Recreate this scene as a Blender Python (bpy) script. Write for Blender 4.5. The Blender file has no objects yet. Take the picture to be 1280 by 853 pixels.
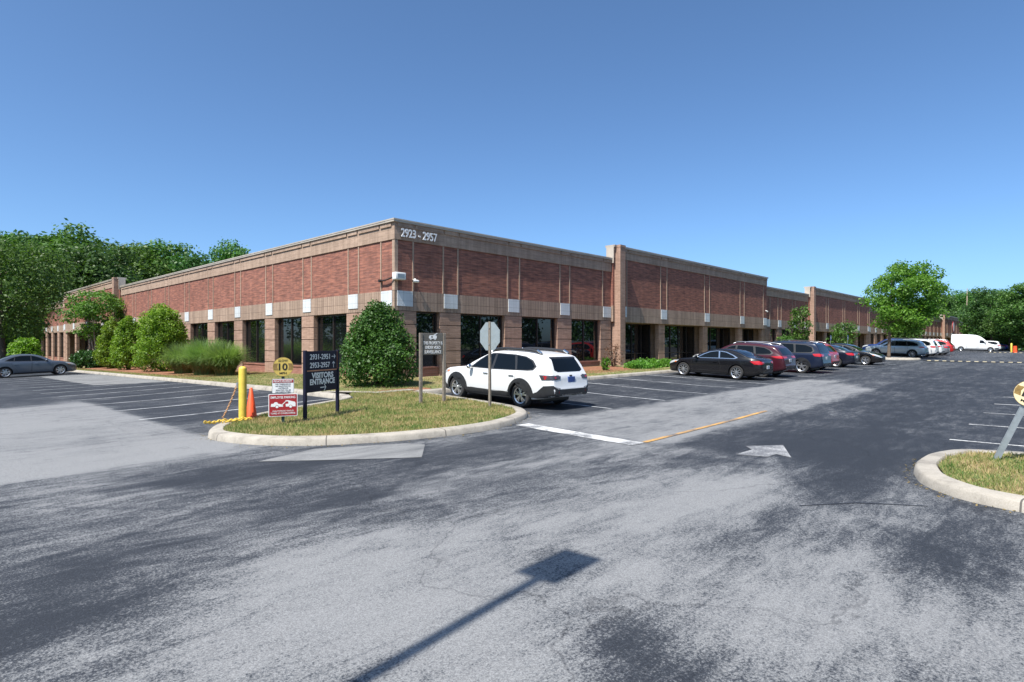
import bpy, bmesh, math, random
import numpy as np
from mathutils import Vector, Matrix
from mathutils.bvhtree import BVHTree

random.seed(7)
scene = bpy.context.scene
COL = scene.collection
R = math.radians
# World frame: the building corner is the origin, +X runs along the long street front, +Y along the shaded... side front.
UR = (.6904, .7235); UL = (-.7235, .6904)
CAM = (-14.68, -20.81, 1.8)

def W(x, y):
    """camera-frame metres (right, forward) -> world XY"""
    dx, dy = x + 4.94, y - 25.0
    return dx*UR[0] + dy*UR[1], dx*UL[0] + dy*UL[1]

KP = [(-400, .22), (0, .22), (1.5, .19), (3, .14), (6, .08), (9, -.03), (12, -.09), (16, -.12), (900, -.12)]
KD = [k[0] for k in KP]; KZ = [k[1] for k in KP]
def g(x, y):
    D = max(-x, -y)
    return float(np.interp(D, KD, KZ)) + .0095*max(0, min(x, 62)) - .012*max(0, min(y, 90))

# ------------------------------------------------------------------ object helpers
def tag(o, label=None, cat=None, group=None, kind=None):
    if label: o['label'] = label
    if cat: o['category'] = cat
    if group: o['group'] = group
    if kind: o['kind'] = kind
    return o

def empty(name, loc, rz=0, label=None, cat=None, group=None):
    o = bpy.data.objects.new(name, None); COL.objects.link(o)
    o.location = loc; o.rotation_euler = (0, 0, rz); o.empty_display_size = .3
    return tag(o, label, cat, group)

def mesh_obj(name, me, parent=None):
    o = bpy.data.objects.new(name, me); COL.objects.link(o)
    if parent: o.parent = parent
    return o

def sharpen(bm, ang=35):
    for f in bm.faces: f.smooth = True
    for e in bm.edges:
        if len(e.link_faces) == 2:
            try: a = e.calc_face_angle()
            except ValueError: a = 0
            e.smooth = a < R(ang)
        else: e.smooth = True

def obj(name, bm, mats, parent=None, smooth=None, recalc=True):
    if recalc: bmesh.ops.recalc_face_normals(bm, faces=bm.faces[:])
    if smooth: sharpen(bm, smooth)
    me = bpy.data.meshes.new(name); bm.to_mesh(me); bm.free()
    for m in (mats if isinstance(mats, (list, tuple)) else [mats]): me.materials.append(m)
    return mesh_obj(name, me, parent)

def new(): 
    bm = bmesh.new(); bm.loops.layers.uv.new('UVMap'); return bm

def uvface(bm, f):
    uv = bm.loops.layers.uv.verify(); f.normal_update(); n = f.normal
    ax = max(range(3), key=lambda i: abs(n[i]))
    for l in f.loops:
        c = l.vert.co
        l[uv].uv = (c.y, c.z) if ax == 0 else (c.x, c.z) if ax == 1 else (c.x, c.y)

def box(bm, x0, x1, y0, y1, z0, z1, mi=0):
    v = [bm.verts.new((x, y, z)) for z in (z0, z1) for x, y in ((x0, y0), (x1, y0), (x1, y1), (x0, y1))]
    for q in ((0, 3, 2, 1), (4, 5, 6, 7), (0, 1, 5, 4), (1, 2, 6, 5), (2, 3, 7, 6), (3, 0, 4, 7)):
        f = bm.faces.new([v[i] for i in q]); f.material_index = mi; uvface(bm, f)
    return v

def bbox_bevel(bm, x0, x1, y0, y1, z0, z1, b=.01, seg=2, mi=0):
    """a bevelled box"""
    t = bmesh.new(); vs = [t.verts.new((x, y, z)) for z in (z0, z1) for x, y in ((x0, y0), (x1, y0), (x1, y1), (x0, y1))]
    for q in ((0, 3, 2, 1), (4, 5, 6, 7), (0, 1, 5, 4), (1, 2, 6, 5), (2, 3, 7, 6), (3, 0, 4, 7)): t.faces.new([vs[i] for i in q])
    bmesh.ops.bevel(t, geom=t.edges[:], offset=b, segments=seg, affect='EDGES', profile=.5)
    merge(bm, t, mi)

def merge(bm, t, mi=None, M=None):
    vm = {}
    for v in t.verts: vm[v] = bm.verts.new(M @ v.co if M else v.co)
    for f in t.faces:
        try: nf = bm.faces.new([vm[v] for v in f.verts])
        except ValueError: continue
        nf.material_index = f.material_index if mi is None else mi; nf.smooth = f.smooth; uvface(bm, nf)
    t.free()

def tube(bm, pts, rad, n=8, mi=0, cap=True):
    """tapered tube through points; rad a number or a list"""
    pts = [Vector(p) for p in pts]; rr = rad if isinstance(rad, (list, tuple)) else [rad]*len(pts)
    rings = []; up = Vector((0, 0, 1))
    for i, p in enumerate(pts):
        d = (pts[min(i+1, len(pts)-1)] - pts[max(i-1, 0)]).normalized()
        a = d.cross(up) if abs(d.z) < .95 else d.cross(Vector((1, 0, 0)))
        a.normalize(); b = d.cross(a)
        rings.append([bm.verts.new(p + (a*math.cos(2*math.pi*k/n) + b*math.sin(2*math.pi*k/n))*rr[i]) for k in range(n)])
    for r0, r1 in zip(rings, rings[1:]):
        for k in range(n):
            f = bm.faces.new((r0[k], r0[(k+1) % n], r1[(k+1) % n], r1[k])); f.material_index = mi; f.smooth = True; uvface(bm, f)
    if cap:
        for r in (rings[0], rings[-1]):
            f = bm.faces.new(r); f.material_index = mi
    return rings

def lathe(bm, prof, n=24, axis='z', c=(0, 0, 0), mi=0, closed=False):
    rings = []
    for r, h in prof:
        ring = []
        for k in range(n):
            t = 2*math.pi*k/n
            p = (r*math.cos(t), r*math.sin(t), h) if axis == 'z' else (r*math.cos(t), h, r*math.sin(t)) if axis == 'y' else (h, r*math.cos(t), r*math.sin(t))
            ring.append(bm.verts.new((p[0]+c[0], p[1]+c[1], p[2]+c[2])))
        rings.append(ring)
    pairs = list(zip(rings, rings[1:])) + ([(rings[-1], rings[0])] if closed else [])
    for r0, r1 in pairs:
        for k in range(n):
            f = bm.faces.new((r0[k], r0[(k+1) % n], r1[(k+1) % n], r1[k])); f.material_index = mi; uvface(bm, f)
    if not closed:
        for r in (rings[0], rings[-1]):
            f = bm.faces.new(r); f.material_index = mi

def prism(bm, poly, y0, y1, plane='xz', mi=0):
    """extrude a 2D outline: plane xz -> along y; xy -> along z; yz -> along x"""
    def P(u, v, w): return (u, w, v) if plane == 'xz' else (u, v, w) if plane == 'xy' else (w, u, v)
    A = [bm.verts.new(P(u, v, y0)) for u, v in poly]; B = [bm.verts.new(P(u, v, y1)) for u, v in poly]
    fs = [bm.faces.new(A), bm.faces.new(B)]
    for i in range(len(A)):
        j = (i+1) % len(A); fs.append(bm.faces.new((A[i], A[j], B[j], B[i])))
    for f in fs: f.material_index = mi; uvface(bm, f)

def drape(poly, lift=0., grid=1., zf=None):
    """an outline on the ground, cut on a grid and laid on the terrain"""
    bm = new()
    bm.faces.new([bm.verts.new((x, y, 0)) for x, y in poly])
    bmesh.ops.triangulate(bm, faces=bm.faces[:])
    xs = [p[0] for p in poly]; ys = [p[1] for p in poly]
    cuts = []
    def gr(a, b): 
        k = math.ceil(a/grid)*grid
        while k < b:
            yield k; k += grid
    for x in gr(min(xs)+.01, max(xs)): cuts.append(((x, 0, 0), (1, 0, 0)))
    for y in gr(min(ys)+.01, max(ys)): cuts.append(((0, y, 0), (0, 1, 0)))
    for co, no in cuts:
        bmesh.ops.bisect_plane(bm, geom=bm.verts[:]+bm.edges[:]+bm.faces[:], plane_co=co, plane_no=no, dist=1e-5)
    uv = bm.loops.layers.uv.verify()
    for v in bm.verts: v.co.z = (zf or g)(v.co.x, v.co.y) + lift
    for f in bm.faces:
        f.normal_update()
        if f.normal.z < 0: f.normal_flip()
        for l in f.loops: l[uv].uv = (l.vert.co.x, l.vert.co.y)
    return bm

def text_mesh(s, w=None, h=None, depth=.004, bold=.0, align='CENTER'):
    """lettering in the XZ plane, facing -Y, centred on the origin, scaled to a width or a height"""
    cu = bpy.data.curves.new('t', 'FONT'); cu.body = s; cu.align_x = align; cu.size = 1; cu.offset = bold; cu.extrude = .01
    cu.resolution_u = 3
    o = bpy.data.objects.new('t', cu); COL.objects.link(o)
    dg = bpy.context.evaluated_depsgraph_get()
    me = bpy.data.meshes.new_from_object(o.evaluated_get(dg))
    bpy.data.objects.remove(o); bpy.data.curves.remove(cu)
    bm = bmesh.new(); bm.from_mesh(me); bpy.data.meshes.remove(me)
    xs = [v.co.x for v in bm.verts]; ys = [v.co.y for v in bm.verts]
    cw, ch = max(xs)-min(xs), max(ys)-min(ys)
    sx = w/cw if w else h/ch; sy = h/ch if h else sx
    mx, my = (max(xs)+min(xs))/2, (max(ys)+min(ys))/2
    for v in bm.verts:
        v.co = Vector(((v.co.x-mx)*sx, -depth/2 if v.co.z > 0 else depth/2, (v.co.y-my)*sy))
    return bm

# ------------------------------------------------------------------ materials
def mat(name):
    m = bpy.data.materials.new(name); m.use_nodes = True
    nt = m.node_tree; b = nt.nodes['Principled BSDF']
    return m, nt, b
def nd(nt, t, **kw):
    n = nt.nodes.new(t)
    for k, v in kw.items():
        if k in n.inputs: n.inputs[k].default_value = v
        else: setattr(n, k, v)
    return n
def lk(nt, a, b): nt.links.new(a, b)
def ramp(nt, fac, stops):
    r = nt.nodes.new('ShaderNodeValToRGB'); cr = r.color_ramp
    while len(cr.elements) < len(stops): cr.elements.new(.5)
    for e, (p, c) in zip(cr.elements, stops): e.position = p; e.color = (*c, 1) if len(c) == 3 else c
    lk(nt, fac, r.inputs[0]); return r.outputs[0]
def mixc(nt, fac, a, b, mode='MIX'):
    n = nt.nodes.new('ShaderNodeMix'); n.data_type = 'RGBA'; n.blend_type = mode
    for i, v in ((0, fac), (6, a), (7, b)):
        if hasattr(v, 'links'): lk(nt, v, n.inputs[i])
        elif i == 0: n.inputs[0].default_value = v
        else: n.inputs[i].default_value = (*v, 1)
    return n.outputs[2]
def math_(nt, op, a, b=0., clamp=False):
    n = nt.nodes.new('ShaderNodeMath'); n.operation = op; n.use_clamp = clamp
    for i, v in ((0, a), (1, b)):
        if hasattr(v, 'links'): lk(nt, v, n.inputs[i])
        else: n.inputs[i].default_value = v
    return n.outputs[0]
def coords(nt, kind='Object', scale=(1, 1, 1), rot=(0, 0, 0)):
    tc = nt.nodes.new('ShaderNodeTexCoord'); mp = nt.nodes.new('ShaderNodeMapping')
    mp.inputs['Scale'].default_value = scale; mp.inputs['Rotation'].default_value = rot
    lk(nt, tc.outputs[kind], mp.inputs[0]); return mp.outputs[0]
def noise(nt, vec, scale, detail=4, rough=.6, dist=0.):
    n = nd(nt, 'ShaderNodeTexNoise', Scale=scale, Detail=detail, Roughness=rough, Distortion=dist)
    lk(nt, vec, n.inputs['Vector']); return n.outputs['Fac']
def bump(nt, b, h, strength=.3, dist=.02):
    n = nd(nt, 'ShaderNodeBump', Strength=strength, Distance=dist); lk(nt, h, n.inputs['Height']); lk(nt, n.outputs[0], b.inputs['Normal'])

def plain(name, col, rough=.5, metal=0., coat=0., spec=.5, var=.12, nscale=6., bmp=0.):
    m, nt, b = mat(name)
    v = coords(nt); f = noise(nt, v, nscale, 4)
    c = ramp(nt, f, [(.3, tuple(x*(1-var) for x in col)), (.7, tuple(min(1, x*(1+var)) for x in col))])
    lk(nt, c, b.inputs['Base Color']); b.inputs['Roughness'].default_value = rough; b.inputs['Metallic'].default_value = metal
    b.inputs['Coat Weight'].default_value = coat; b.inputs['Coat Roughness'].default_value = .04
    b.inputs['Specular IOR Level'].default_value = spec
    if bmp: bump(nt, b, noise(nt, v, nscale*8, 3), bmp, .01)
    return m

def brick(name, c1, c2, mortar, bw=.3, bh=.1, ms=.008, vary=.35, rough=.85, stack=False, streak=None):
    m, nt, b = mat(name)
    tc = nt.nodes.new('ShaderNodeTexCoord'); uv = tc.outputs['UV']
    t = nd(nt, 'ShaderNodeTexBrick', Scale=1., **{'Mortar Size': ms, 'Mortar Smooth': .2, 'Brick Width': bw, 'Row Height': bh, 'Bias': 0.})
    t.offset = 0. if stack else .5
    lk(nt, uv, t.inputs['Vector'])
    t.inputs['Color1'].default_value = (*c1, 1); t.inputs['Color2'].default_value = (*c2, 1); t.inputs['Mortar'].default_value = (*mortar, 1)
    mp = nt.nodes.new('ShaderNodeMapping'); lk(nt, uv, mp.inputs[0]); mp.inputs['Scale'].default_value = (1.1, 9, 1)
    n1 = noise(nt, mp.outputs[0], 1.3, 3, .6)
    n2 = noise(nt, uv, .45, 4, .6)
    c = mixc(nt, vary, t.outputs['Color'], ramp(nt, n1, [(.32, tuple(.28*x for x in c1)), (.47, c2), (.58, c1), (.72, tuple(min(1, 1.35*x) for x in c1))]), 'MIX')
    c = mixc(nt, .5, c, ramp(nt, n2, [(.3, (.62, .6, .6)), (.7, (1., 1., 1.))]), 'MULTIPLY')
    if streak:
        mp2 = nt.nodes.new('ShaderNodeMapping'); lk(nt, uv, mp2.inputs[0]); mp2.inputs['Scale'].default_value = (2.2, .12, 1)
        n3 = noise(nt, mp2.outputs[0], 1.5, 4, .65)
        c = mixc(nt, streak, c, ramp(nt, n3, [(.4, (.5, .48, .47)), (.6, (1, 1, 1))]), 'MULTIPLY')
    lk(nt, c, b.inputs['Base Color']); b.inputs['Roughness'].default_value = rough; b.inputs['Specular IOR Level'].default_value = .25
    h = math_(nt, 'ADD', math_(nt, 'MULTIPLY', t.outputs['Fac'], -1.), math_(nt, 'MULTIPLY', noise(nt, uv, 18, 3), .5))
    bump(nt, b, h, .5, .012)
    return m

M = {}
M['red_brick'] = brick('red brick', (.41, .172, .118), (.24, .11, .088), (.34, .22, .175), vary=.62, streak=.25)
M['tan_block'] = brick('tan split face block', (.49, .355, .27), (.42, .305, .23), (.36, .27, .2), bw=.4, bh=.2, ms=.006, vary=.25, streak=.4)
M['tan_soldier'] = brick('tan soldier course', (.46, .335, .255), (.38, .28, .215), (.2, .145, .11), bw=.19, bh=.9, ms=.012, vary=.18, stack=True, streak=.5)
M['pier_brick'] = brick('pier brick', (.48, .315, .24), (.37, .24, .18), (.37, .27, .2), bw=.4, bh=.1, vary=.3, streak=.3)
M['pink_brick'] = brick('sill brick', (.36, .17, .13), (.29, .135, .1), (.3, .2, .17), bw=.3, bh=.1, vary=.3)
M['tile'] = brick('white glazed tile', (.72, .75, .76), (.68, .72, .74), (.4, .42, .42), bw=.4, bh=.33, ms=.006, vary=.05, rough=.4, stack=True, streak=.2)
M['coping'] = plain('coping metal', (.43, .38, .32), .45, .0, var=.12, nscale=1.2)
M['bronze'] = plain('bronze anodised frame', (.06, .045, .04), .4, .5)
M['roof'] = plain('roof membrane', (.35, .34, .33), .9)
M['pine_straw'] = plain('pine straw mulch', (.24, .105, .055), .95, var=.5, nscale=9, bmp=.6)
M['concrete'] = plain('concrete', (.42, .37, .31), .9, var=.25, nscale=3)
M['white_sign'] = plain('white lettering', (.8, .8, .8), .5, var=.03)
M['white_plastic'] = plain('white plastic', (.78, .78, .76), .4, var=.05)
M['black_plastic'] = plain('black plastic', (.018, .018, .02), .5, var=.2)
M['yellow'] = plain('yellow paint', (.68, .5, .07), .45, var=.12, nscale=5)
M['orange'] = plain('orange cone rubber', (.82, .1, .025), .5, var=.1)
M['navy'] = plain('navy sign paint', (.009, .01, .027), .6, spec=.25, var=.15)
M['sign_grey'] = plain('grey brown sign paint', (.13, .12, .105), .6, var=.12)
M['post_grey'] = plain('weathered post', (.2, .17, .14), .7, var=.3, nscale=12)
M['galv'] = plain('galvanised steel', (.36, .4, .44), .45, .6, var=.15, nscale=8)
M['green_post'] = plain('dark green post', (.03, .055, .05), .5)
M['sign_back'] = plain('bare aluminium sign back', (.34, .39, .41), .45, .35, var=.08, nscale=7)
M['sign_red'] = plain('red sign sheet', (.36, .02, .025), .4, var=.08)
M['gold'] = plain('gold sign sheet', (.58, .42, .1), .4, var=.15, nscale=14)
M['cream'] = plain('faded cream sign sheet', (.78, .66, .4), .45, var=.12, nscale=10)
M['black_ink'] = plain('black ink', (.01, .01, .01), .6)
M['brown_ink'] = plain('brown faded band', (.25, .16, .05), .5, var=.3, nscale=20)
M['blue_sign'] = plain('blue sign sheet', (.02, .1, .32), .4)
M['bark'] = plain('bark', (.11, .085, .065), .95, var=.4, nscale=7, bmp=.6)
M['pale_bark'] = plain('pale bark', (.25, .19, .145), .9, var=.35, nscale=8, bmp=.4)
M['yellow_rope'] = plain('yellow plastic chain', (.72, .48, .06), .5, var=.2, nscale=30)
M['faded_rope'] = plain('faded orange rope', (.45, .25, .12), .7, var=.3, nscale=30)

def window_glass():
    m, nt, b = mat('dark tinted glazing')
    b.inputs['Base Color'].default_value = (.006, .007, .008, 1); b.inputs['Roughness'].default_value = .015
    b.inputs['IOR'].default_value = 1.75
    v = coords(nt, 'Object'); n = noise(nt, v, .35, 2); bump(nt, b, n, .06, .03)
    return m
M['glass'] = window_glass()

def leaf_mat(name, dark, light, trans=.3, rough=.5, tint=.25):
    m, nt, b = mat(name)
    geo = nt.nodes.new('ShaderNodeNewGeometry'); oi = nt.nodes.new('ShaderNodeObjectInfo')
    c = ramp(nt, geo.outputs['Random Per Island'], [(0, dark), (.6, tuple((a+d)/2 for a, d in zip(dark, light))), (1, light)])
    v = coords(nt, 'Object'); n = noise(nt, v, .5, 3)
    c = mixc(nt, tint, c, ramp(nt, n, [(.35, tuple(x*.6 for x in dark)), (.65, tuple(min(1, x*1.25) for x in light))]))
    hs = nt.nodes.new('ShaderNodeHueSaturation'); lk(nt, c, hs.inputs['Color'])
    hs.inputs['Saturation'].default_value = 1.
    lk(nt, math_(nt, 'ADD', math_(nt, 'MULTIPLY', oi.outputs['Random'], .35), .83), hs.inputs['Value'])
    lk(nt, math_(nt, 'ADD', math_(nt, 'MULTIPLY', oi.outputs['Random'], .03), .485), hs.inputs['Hue'])
    lk(nt, hs.outputs[0], b.inputs['Base Color']); b.inputs['Roughness'].default_value = rough; b.inputs['Specular IOR Level'].default_value = .35
    tr = nt.nodes.new('ShaderNodeBsdfTranslucent'); lk(nt, mixc(nt, 1., hs.outputs[0], (1.3, 1.5, .6), 'MULTIPLY'), tr.inputs['Color'])
    mx = nt.nodes.new('ShaderNodeMixShader'); mx.inputs[0].default_value = trans
    lk(nt, b.outputs[0], mx.inputs[1]); lk(nt, tr.outputs[0], mx.inputs[2])
    lk(nt, mx.outputs[0], nt.nodes['Material Output'].inputs['Surface'])
    return m
M['leaf_wood'] = leaf_mat('woodland leaf', (.042, .108, .023), (.108, .21, .038))
M['leaf_dark'] = leaf_mat('dark woodland leaf', (.035, .09, .026), (.085, .175, .04))
M['leaf_lot'] = leaf_mat('bright maple leaf', (.07, .18, .024), (.16, .3, .042), .42)
M['leaf_myrtle'] = leaf_mat('myrtle leaf', (.055, .13, .026), (.15, .25, .04), .35)
M['leaf_holly'] = leaf_mat('holly leaf', (.024, .085, .014), (.08, .2, .028), .2, .5)
M['leaf_hedge'] = leaf_mat('yellow green hedge leaf', (.09, .2, .018), (.24, .36, .035), .35)
M['leaf_low'] = leaf_mat('dark low hedge leaf', (.022, .07, .016), (.045, .13, .026), .15, .35)
M['leaf_red'] = leaf_mat('reddish twigs', (.1, .05, .035), (.16, .07, .05), .2)
M['blade'] = leaf_mat('ornamental grass blade', (.11, .205, .075), (.27, .37, .15), .5)
M['blade_dry'] = leaf_mat('dry grass blade', (.2, .15, .06), (.32, .24, .1), .3)

def lawn_blades():
    m, nt, b = mat('lawn blade')
    geo = nt.nodes.new('ShaderNodeNewGeometry'); v = coords(nt, 'Object')
    n = math_(nt, 'ADD', math_(nt, 'MULTIPLY', noise(nt, v, 1.2, 5, .7), .85), math_(nt, 'MULTIPLY', geo.outputs['Random Per Island'], .4))
    c = ramp(nt, n, [(.42, (.08, .17, .026)), (.55, (.18, .235, .052)), (.68, (.38, .33, .13)), (.84, (.46, .34, .18))])
    lk(nt, c, b.inputs['Base Color']); b.inputs['Roughness'].default_value = .7
    tr = nt.nodes.new('ShaderNodeBsdfTranslucent'); lk(nt, c, tr.inputs['Color'])
    mx = nt.nodes.new('ShaderNodeMixShader'); mx.inputs[0].default_value = .3
    lk(nt, b.outputs[0], mx.inputs[1]); lk(nt, tr.outputs[0], mx.inputs[2]); lk(nt, mx.outputs[0], nt.nodes['Material Output'].inputs['Surface'])
    return m
M['lawn_blade'] = lawn_blades()
def lawn_soil():
    m, nt, b = mat('thin lawn'); v = coords(nt, 'Object')
    n = math_(nt, 'ADD', math_(nt, 'MULTIPLY', noise(nt, v, 1.2, 5, .7), .8), math_(nt, 'MULTIPLY', noise(nt, v, 22, 3, .7), .35))
    c = ramp(nt, n, [(.42, (.08, .13, .03)), (.55, (.17, .18, .06)), (.68, (.32, .25, .13)), (.84, (.34, .22, .13))])
    lk(nt, c, b.inputs['Base Color']); b.inputs['Roughness'].default_value = .95
    bump(nt, b, noise(nt, v, 40, 3), .8, .03); return m
M['lawn'] = lawn_soil()
M['field'] = plain('rough grass', (.07, .1, .03), .95, var=.3, nscale=.4)

def asphalt():
    m, nt, b = mat('sealed asphalt')
    v = coords(nt, 'Object')
    vs = coords(nt, 'Object', (.28, 1., 1.), (0, 0, R(-14)))       # scuffs follow the traffic
    vs2 = coords(nt, 'Object', (1., .3, 1.), (0, 0, R(-30)))
    at = nt.nodes.new('ShaderNodeVertexColor'); at.layer_name = 'wear'
    sx = nt.nodes.new('ShaderNodeSeparateColor'); lk(nt, at.outputs['Color'], sx.inputs[0])
    big = noise(nt, vs, .9, 9, .68, .6)
    big2 = noise(nt, vs2, .55, 8, .66, .8)
    fine = noise(nt, v, 55, 3, .8)
    mid = noise(nt, vs, 4.5, 7, .75, .5)
    s = math_(nt, 'ADD', math_(nt, 'MULTIPLY', math_(nt, 'SUBTRACT', sx.outputs[0], .5), 1.05), .52)
    for src, k in ((big, .8), (big2, .6), (mid, 1.2), (fine, 1.7)):      # broad wear, sweeping scuffs, streaks, bare grit
        s = math_(nt, 'ADD', s, math_(nt, 'MULTIPLY', math_(nt, 'SUBTRACT', src, .5), k))
    # tyre tracks: thin dark arcs where vehicles turn
    pos = nt.nodes.new('ShaderNodeTexCoord').outputs['Object']
    wn = math_(nt, 'MULTIPLY', math_(nt, 'SUBTRACT', noise(nt, v, .2, 2), .5), .7)
    for cx, cy, r_, w_, k_ in ((-1.5, -24.5, 6.3, .1, .12), (-1.5, -24.5, 7.9, .1, .1), (-16.5, -5.5, 9.2, .1, .1), (-16.5, -5.5, 10.8, .1, .09), (-4., -4., 12.6, .09, .1), (-4., -4., 14.3, .09, .09)):
        dn = nt.nodes.new('ShaderNodeVectorMath'); dn.operation = 'DISTANCE'; lk(nt, pos, dn.inputs[0]); dn.inputs[1].default_value = (cx, cy, 0)
        e = math_(nt, 'ABSOLUTE', math_(nt, 'SUBTRACT', math_(nt, 'ADD', dn.outputs['Value'], wn), r_))
        e = math_(nt, 'SUBTRACT', 1., math_(nt, 'DIVIDE', e, w_), True)
        s = math_(nt, 'SUBTRACT', s, math_(nt, 'MULTIPLY', e, k_))
    f = nt.nodes.new('ShaderNodeMapRange'); lk(nt, s, f.inputs[0]); f.inputs[1].default_value = .13; f.inputs[2].default_value = .92; f.interpolation_type = 'SMOOTHSTEP'
    c = ramp(nt, f.outputs[0], [(0, (.022, .026, .034)), (.33, (.043, .048, .058)), (.7, (.135, .14, .148)), (1, (.215, .218, .222))])
    grit = noise(nt, v, 95, 3, .8)
    c = mixc(nt, .8, c, ramp(nt, grit, [(.33, (.42, .42, .43)), (.5, (.95, .95, .95)), (.68, (1.5, 1.5, 1.48))]), 'MULTIPLY')
    # fine cracks
    vo = nt.nodes.new('ShaderNodeTexVoronoi'); vo.feature = 'DISTANCE_TO_EDGE'; vo.inputs['Scale'].default_value = .16
    wob = nt.nodes.new('ShaderNodeTexNoise'); wob.inputs['Scale'].default_value = .8; wob.inputs['Detail'].default_value = 6; lk(nt, v, wob.inputs['Vector'])
    vv = nt.nodes.new('ShaderNodeVectorMath'); vv.operation = 'MULTIPLY_ADD'; lk(nt, wob.outputs['Color'], vv.inputs[0]); vv.inputs[1].default_value = (2.2, 2.2, 2.2); lk(nt, v, vv.inputs[2])
    lk(nt, vv.outputs[0], vo.inputs['Vector'])
    cr = ramp(nt, vo.outputs['Distance'], [(0, (.35, .35, .37)), (.0022, (1, 1, 1))])
    c = mixc(nt, .55, c, cr, 'MULTIPLY')
    lk(nt, c, b.inputs['Base Color']); b.inputs['Roughness'].default_value = .82; b.inputs['Specular IOR Level'].default_value = .3
    bump(nt, b, math_(nt, 'ADD', fine, grit), .35, .006)
    return m
M['asphalt'] = asphalt()
def worn(name, lo, hi):
    m, nt, b = mat(name); v = coords(nt, 'Object'); vs = coords(nt, 'Object', (.25, 1, 1), (0, 0, R(-10)))
    n = math_(nt, 'ADD', math_(nt, 'MULTIPLY', noise(nt, vs, 2.2, 8, .7, .4), .6), math_(nt, 'MULTIPLY', noise(nt, v, 60, 3, .8), .4))
    c = ramp(nt, n, [(.36, lo), (.6, hi)])
    c = mixc(nt, .5, c, ramp(nt, noise(nt, v, 170, 2, .7), [(.35, (.6, .6, .6)), (.66, (1.2, 1.2, 1.2))]), 'MULTIPLY')
    lk(nt, c, b.inputs['Base Color']); b.inputs['Roughness'].default_value = .88; b.inputs['Specular IOR Level'].default_value = .25
    bump(nt, b, noise(nt, v, 120, 2), .3, .005); return m
M['patch'] = worn('concrete patch', (.1, .104, .11), (.26, .262, .26))
def paint_line(name, col, under=(.1, .105, .115), lo=.36, hi=.5):
    m, nt, b = mat(name); v = coords(nt, 'Object')
    n = math_(nt, 'ADD', math_(nt, 'MULTIPLY', noise(nt, v, 1.3, 5, .7), .6), math_(nt, 'MULTIPLY', noise(nt, v, 38, 3, .8), .4))
    c = mixc(nt, ramp(nt, n, [(lo, (0, 0, 0)), (hi, (1, 1, 1))]), under, col)
    lk(nt, c, b.inputs['Base Color']); b.inputs['Roughness'].default_value = .8; return m
M['white_line'] = paint_line('worn white road paint', (.62, .62, .61), lo=.4, hi=.53)
M['arrow_paint'] = paint_line('badly worn white road paint', (.44, .44, .44), lo=.46, hi=.6)
M['thin_line'] = paint_line('faded white road paint', (.52, .53, .54), lo=.38, hi=.56)
M['yellow_line'] = paint_line('worn yellow road paint', (.56, .31, .085), lo=.4, hi=.56)
M['tar'] = plain('tar crack filler', (.02, .021, .026), .6)
# ------------------------------------------------------------------ terrain and paving
def axis(lo, hi, f0, f1, fine, coarse, kinks):
    s = set(round(v, 3) for v in np.arange(f0, f1+.001, fine)) | set(kinks)
    v = f0; step = fine
    while v > lo: step = min(coarse, step*1.35); v -= step; s.add(round(max(v, lo), 3))
    v = f1; step = fine
    while v < hi: step = min(coarse, step*1.35); v += step; s.add(round(min(v, hi), 3))
    return sorted(s)
KX = [-16, -12, -9, -6, -3, -1.5, 0., 62.]; KY = [-16, -12, -9, -6, -3, -1.5, 0., 90.]
# wear of the seal coat: x, y, radius x, radius y, amount (+ bare stone, - fresh black)
WEAR = [(-12.9,-11.95,1.3,.7,.22), (-12.,-16.3,1.5,.8,.3), (-12.9,-17.,.9,.5,.22), (-11.7,-17.5,1.0,.6,.3), (-8.4,-17.4,2.2,1.0,.3), (-6.6,-17.6,1.3,.7,.22),
 (-8.2,-15.6,1.8,.6,.1), (-10.1,-19.3,1.4,.7,.3), (-10.3,-18.1,.6,.4,.2), (-12.1,-18.3,.8,.4,.3), (-9.7,-20.2,1.3,.7,.15), (-11.3,-16.,1.6,.7,.22), (-13.6,-19.,1.4,1.,.2), (-10.4, -21.5, 2., 1., .2),
 (-13.9,-15.6,.9,.5,-.4), (-13.5,-14.6,.8,.5,-.25), (-11.6,-12.,1.3,.8,-.32), (-11.,-14.1,1.3,.6,-.28), (-10.4,-15.7,1.2,.35,-.22), (-11.45,-18.7,.35,.28,-.3), (-11.6,-19.1,.4,.25,-.22),
 (-8.1,-20.1,1.1,.4,-.3), (-5.3,-18.4,1.6,.5,-.32), (-2.7,-17.4,2.5,1.1,-.25), (-8.1,-13.1,1.8,.6,-.2), (-6.,-12.6,1.5,.7,-.15), (-9.8,-11.9,1.4,.5,-.25), (-6.,-14.4,1.6,.5,.14), (-3.6,-14.6,1.4,.5,.12), (-14.2,-13.2,1.0,1.,-.1)]
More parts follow.
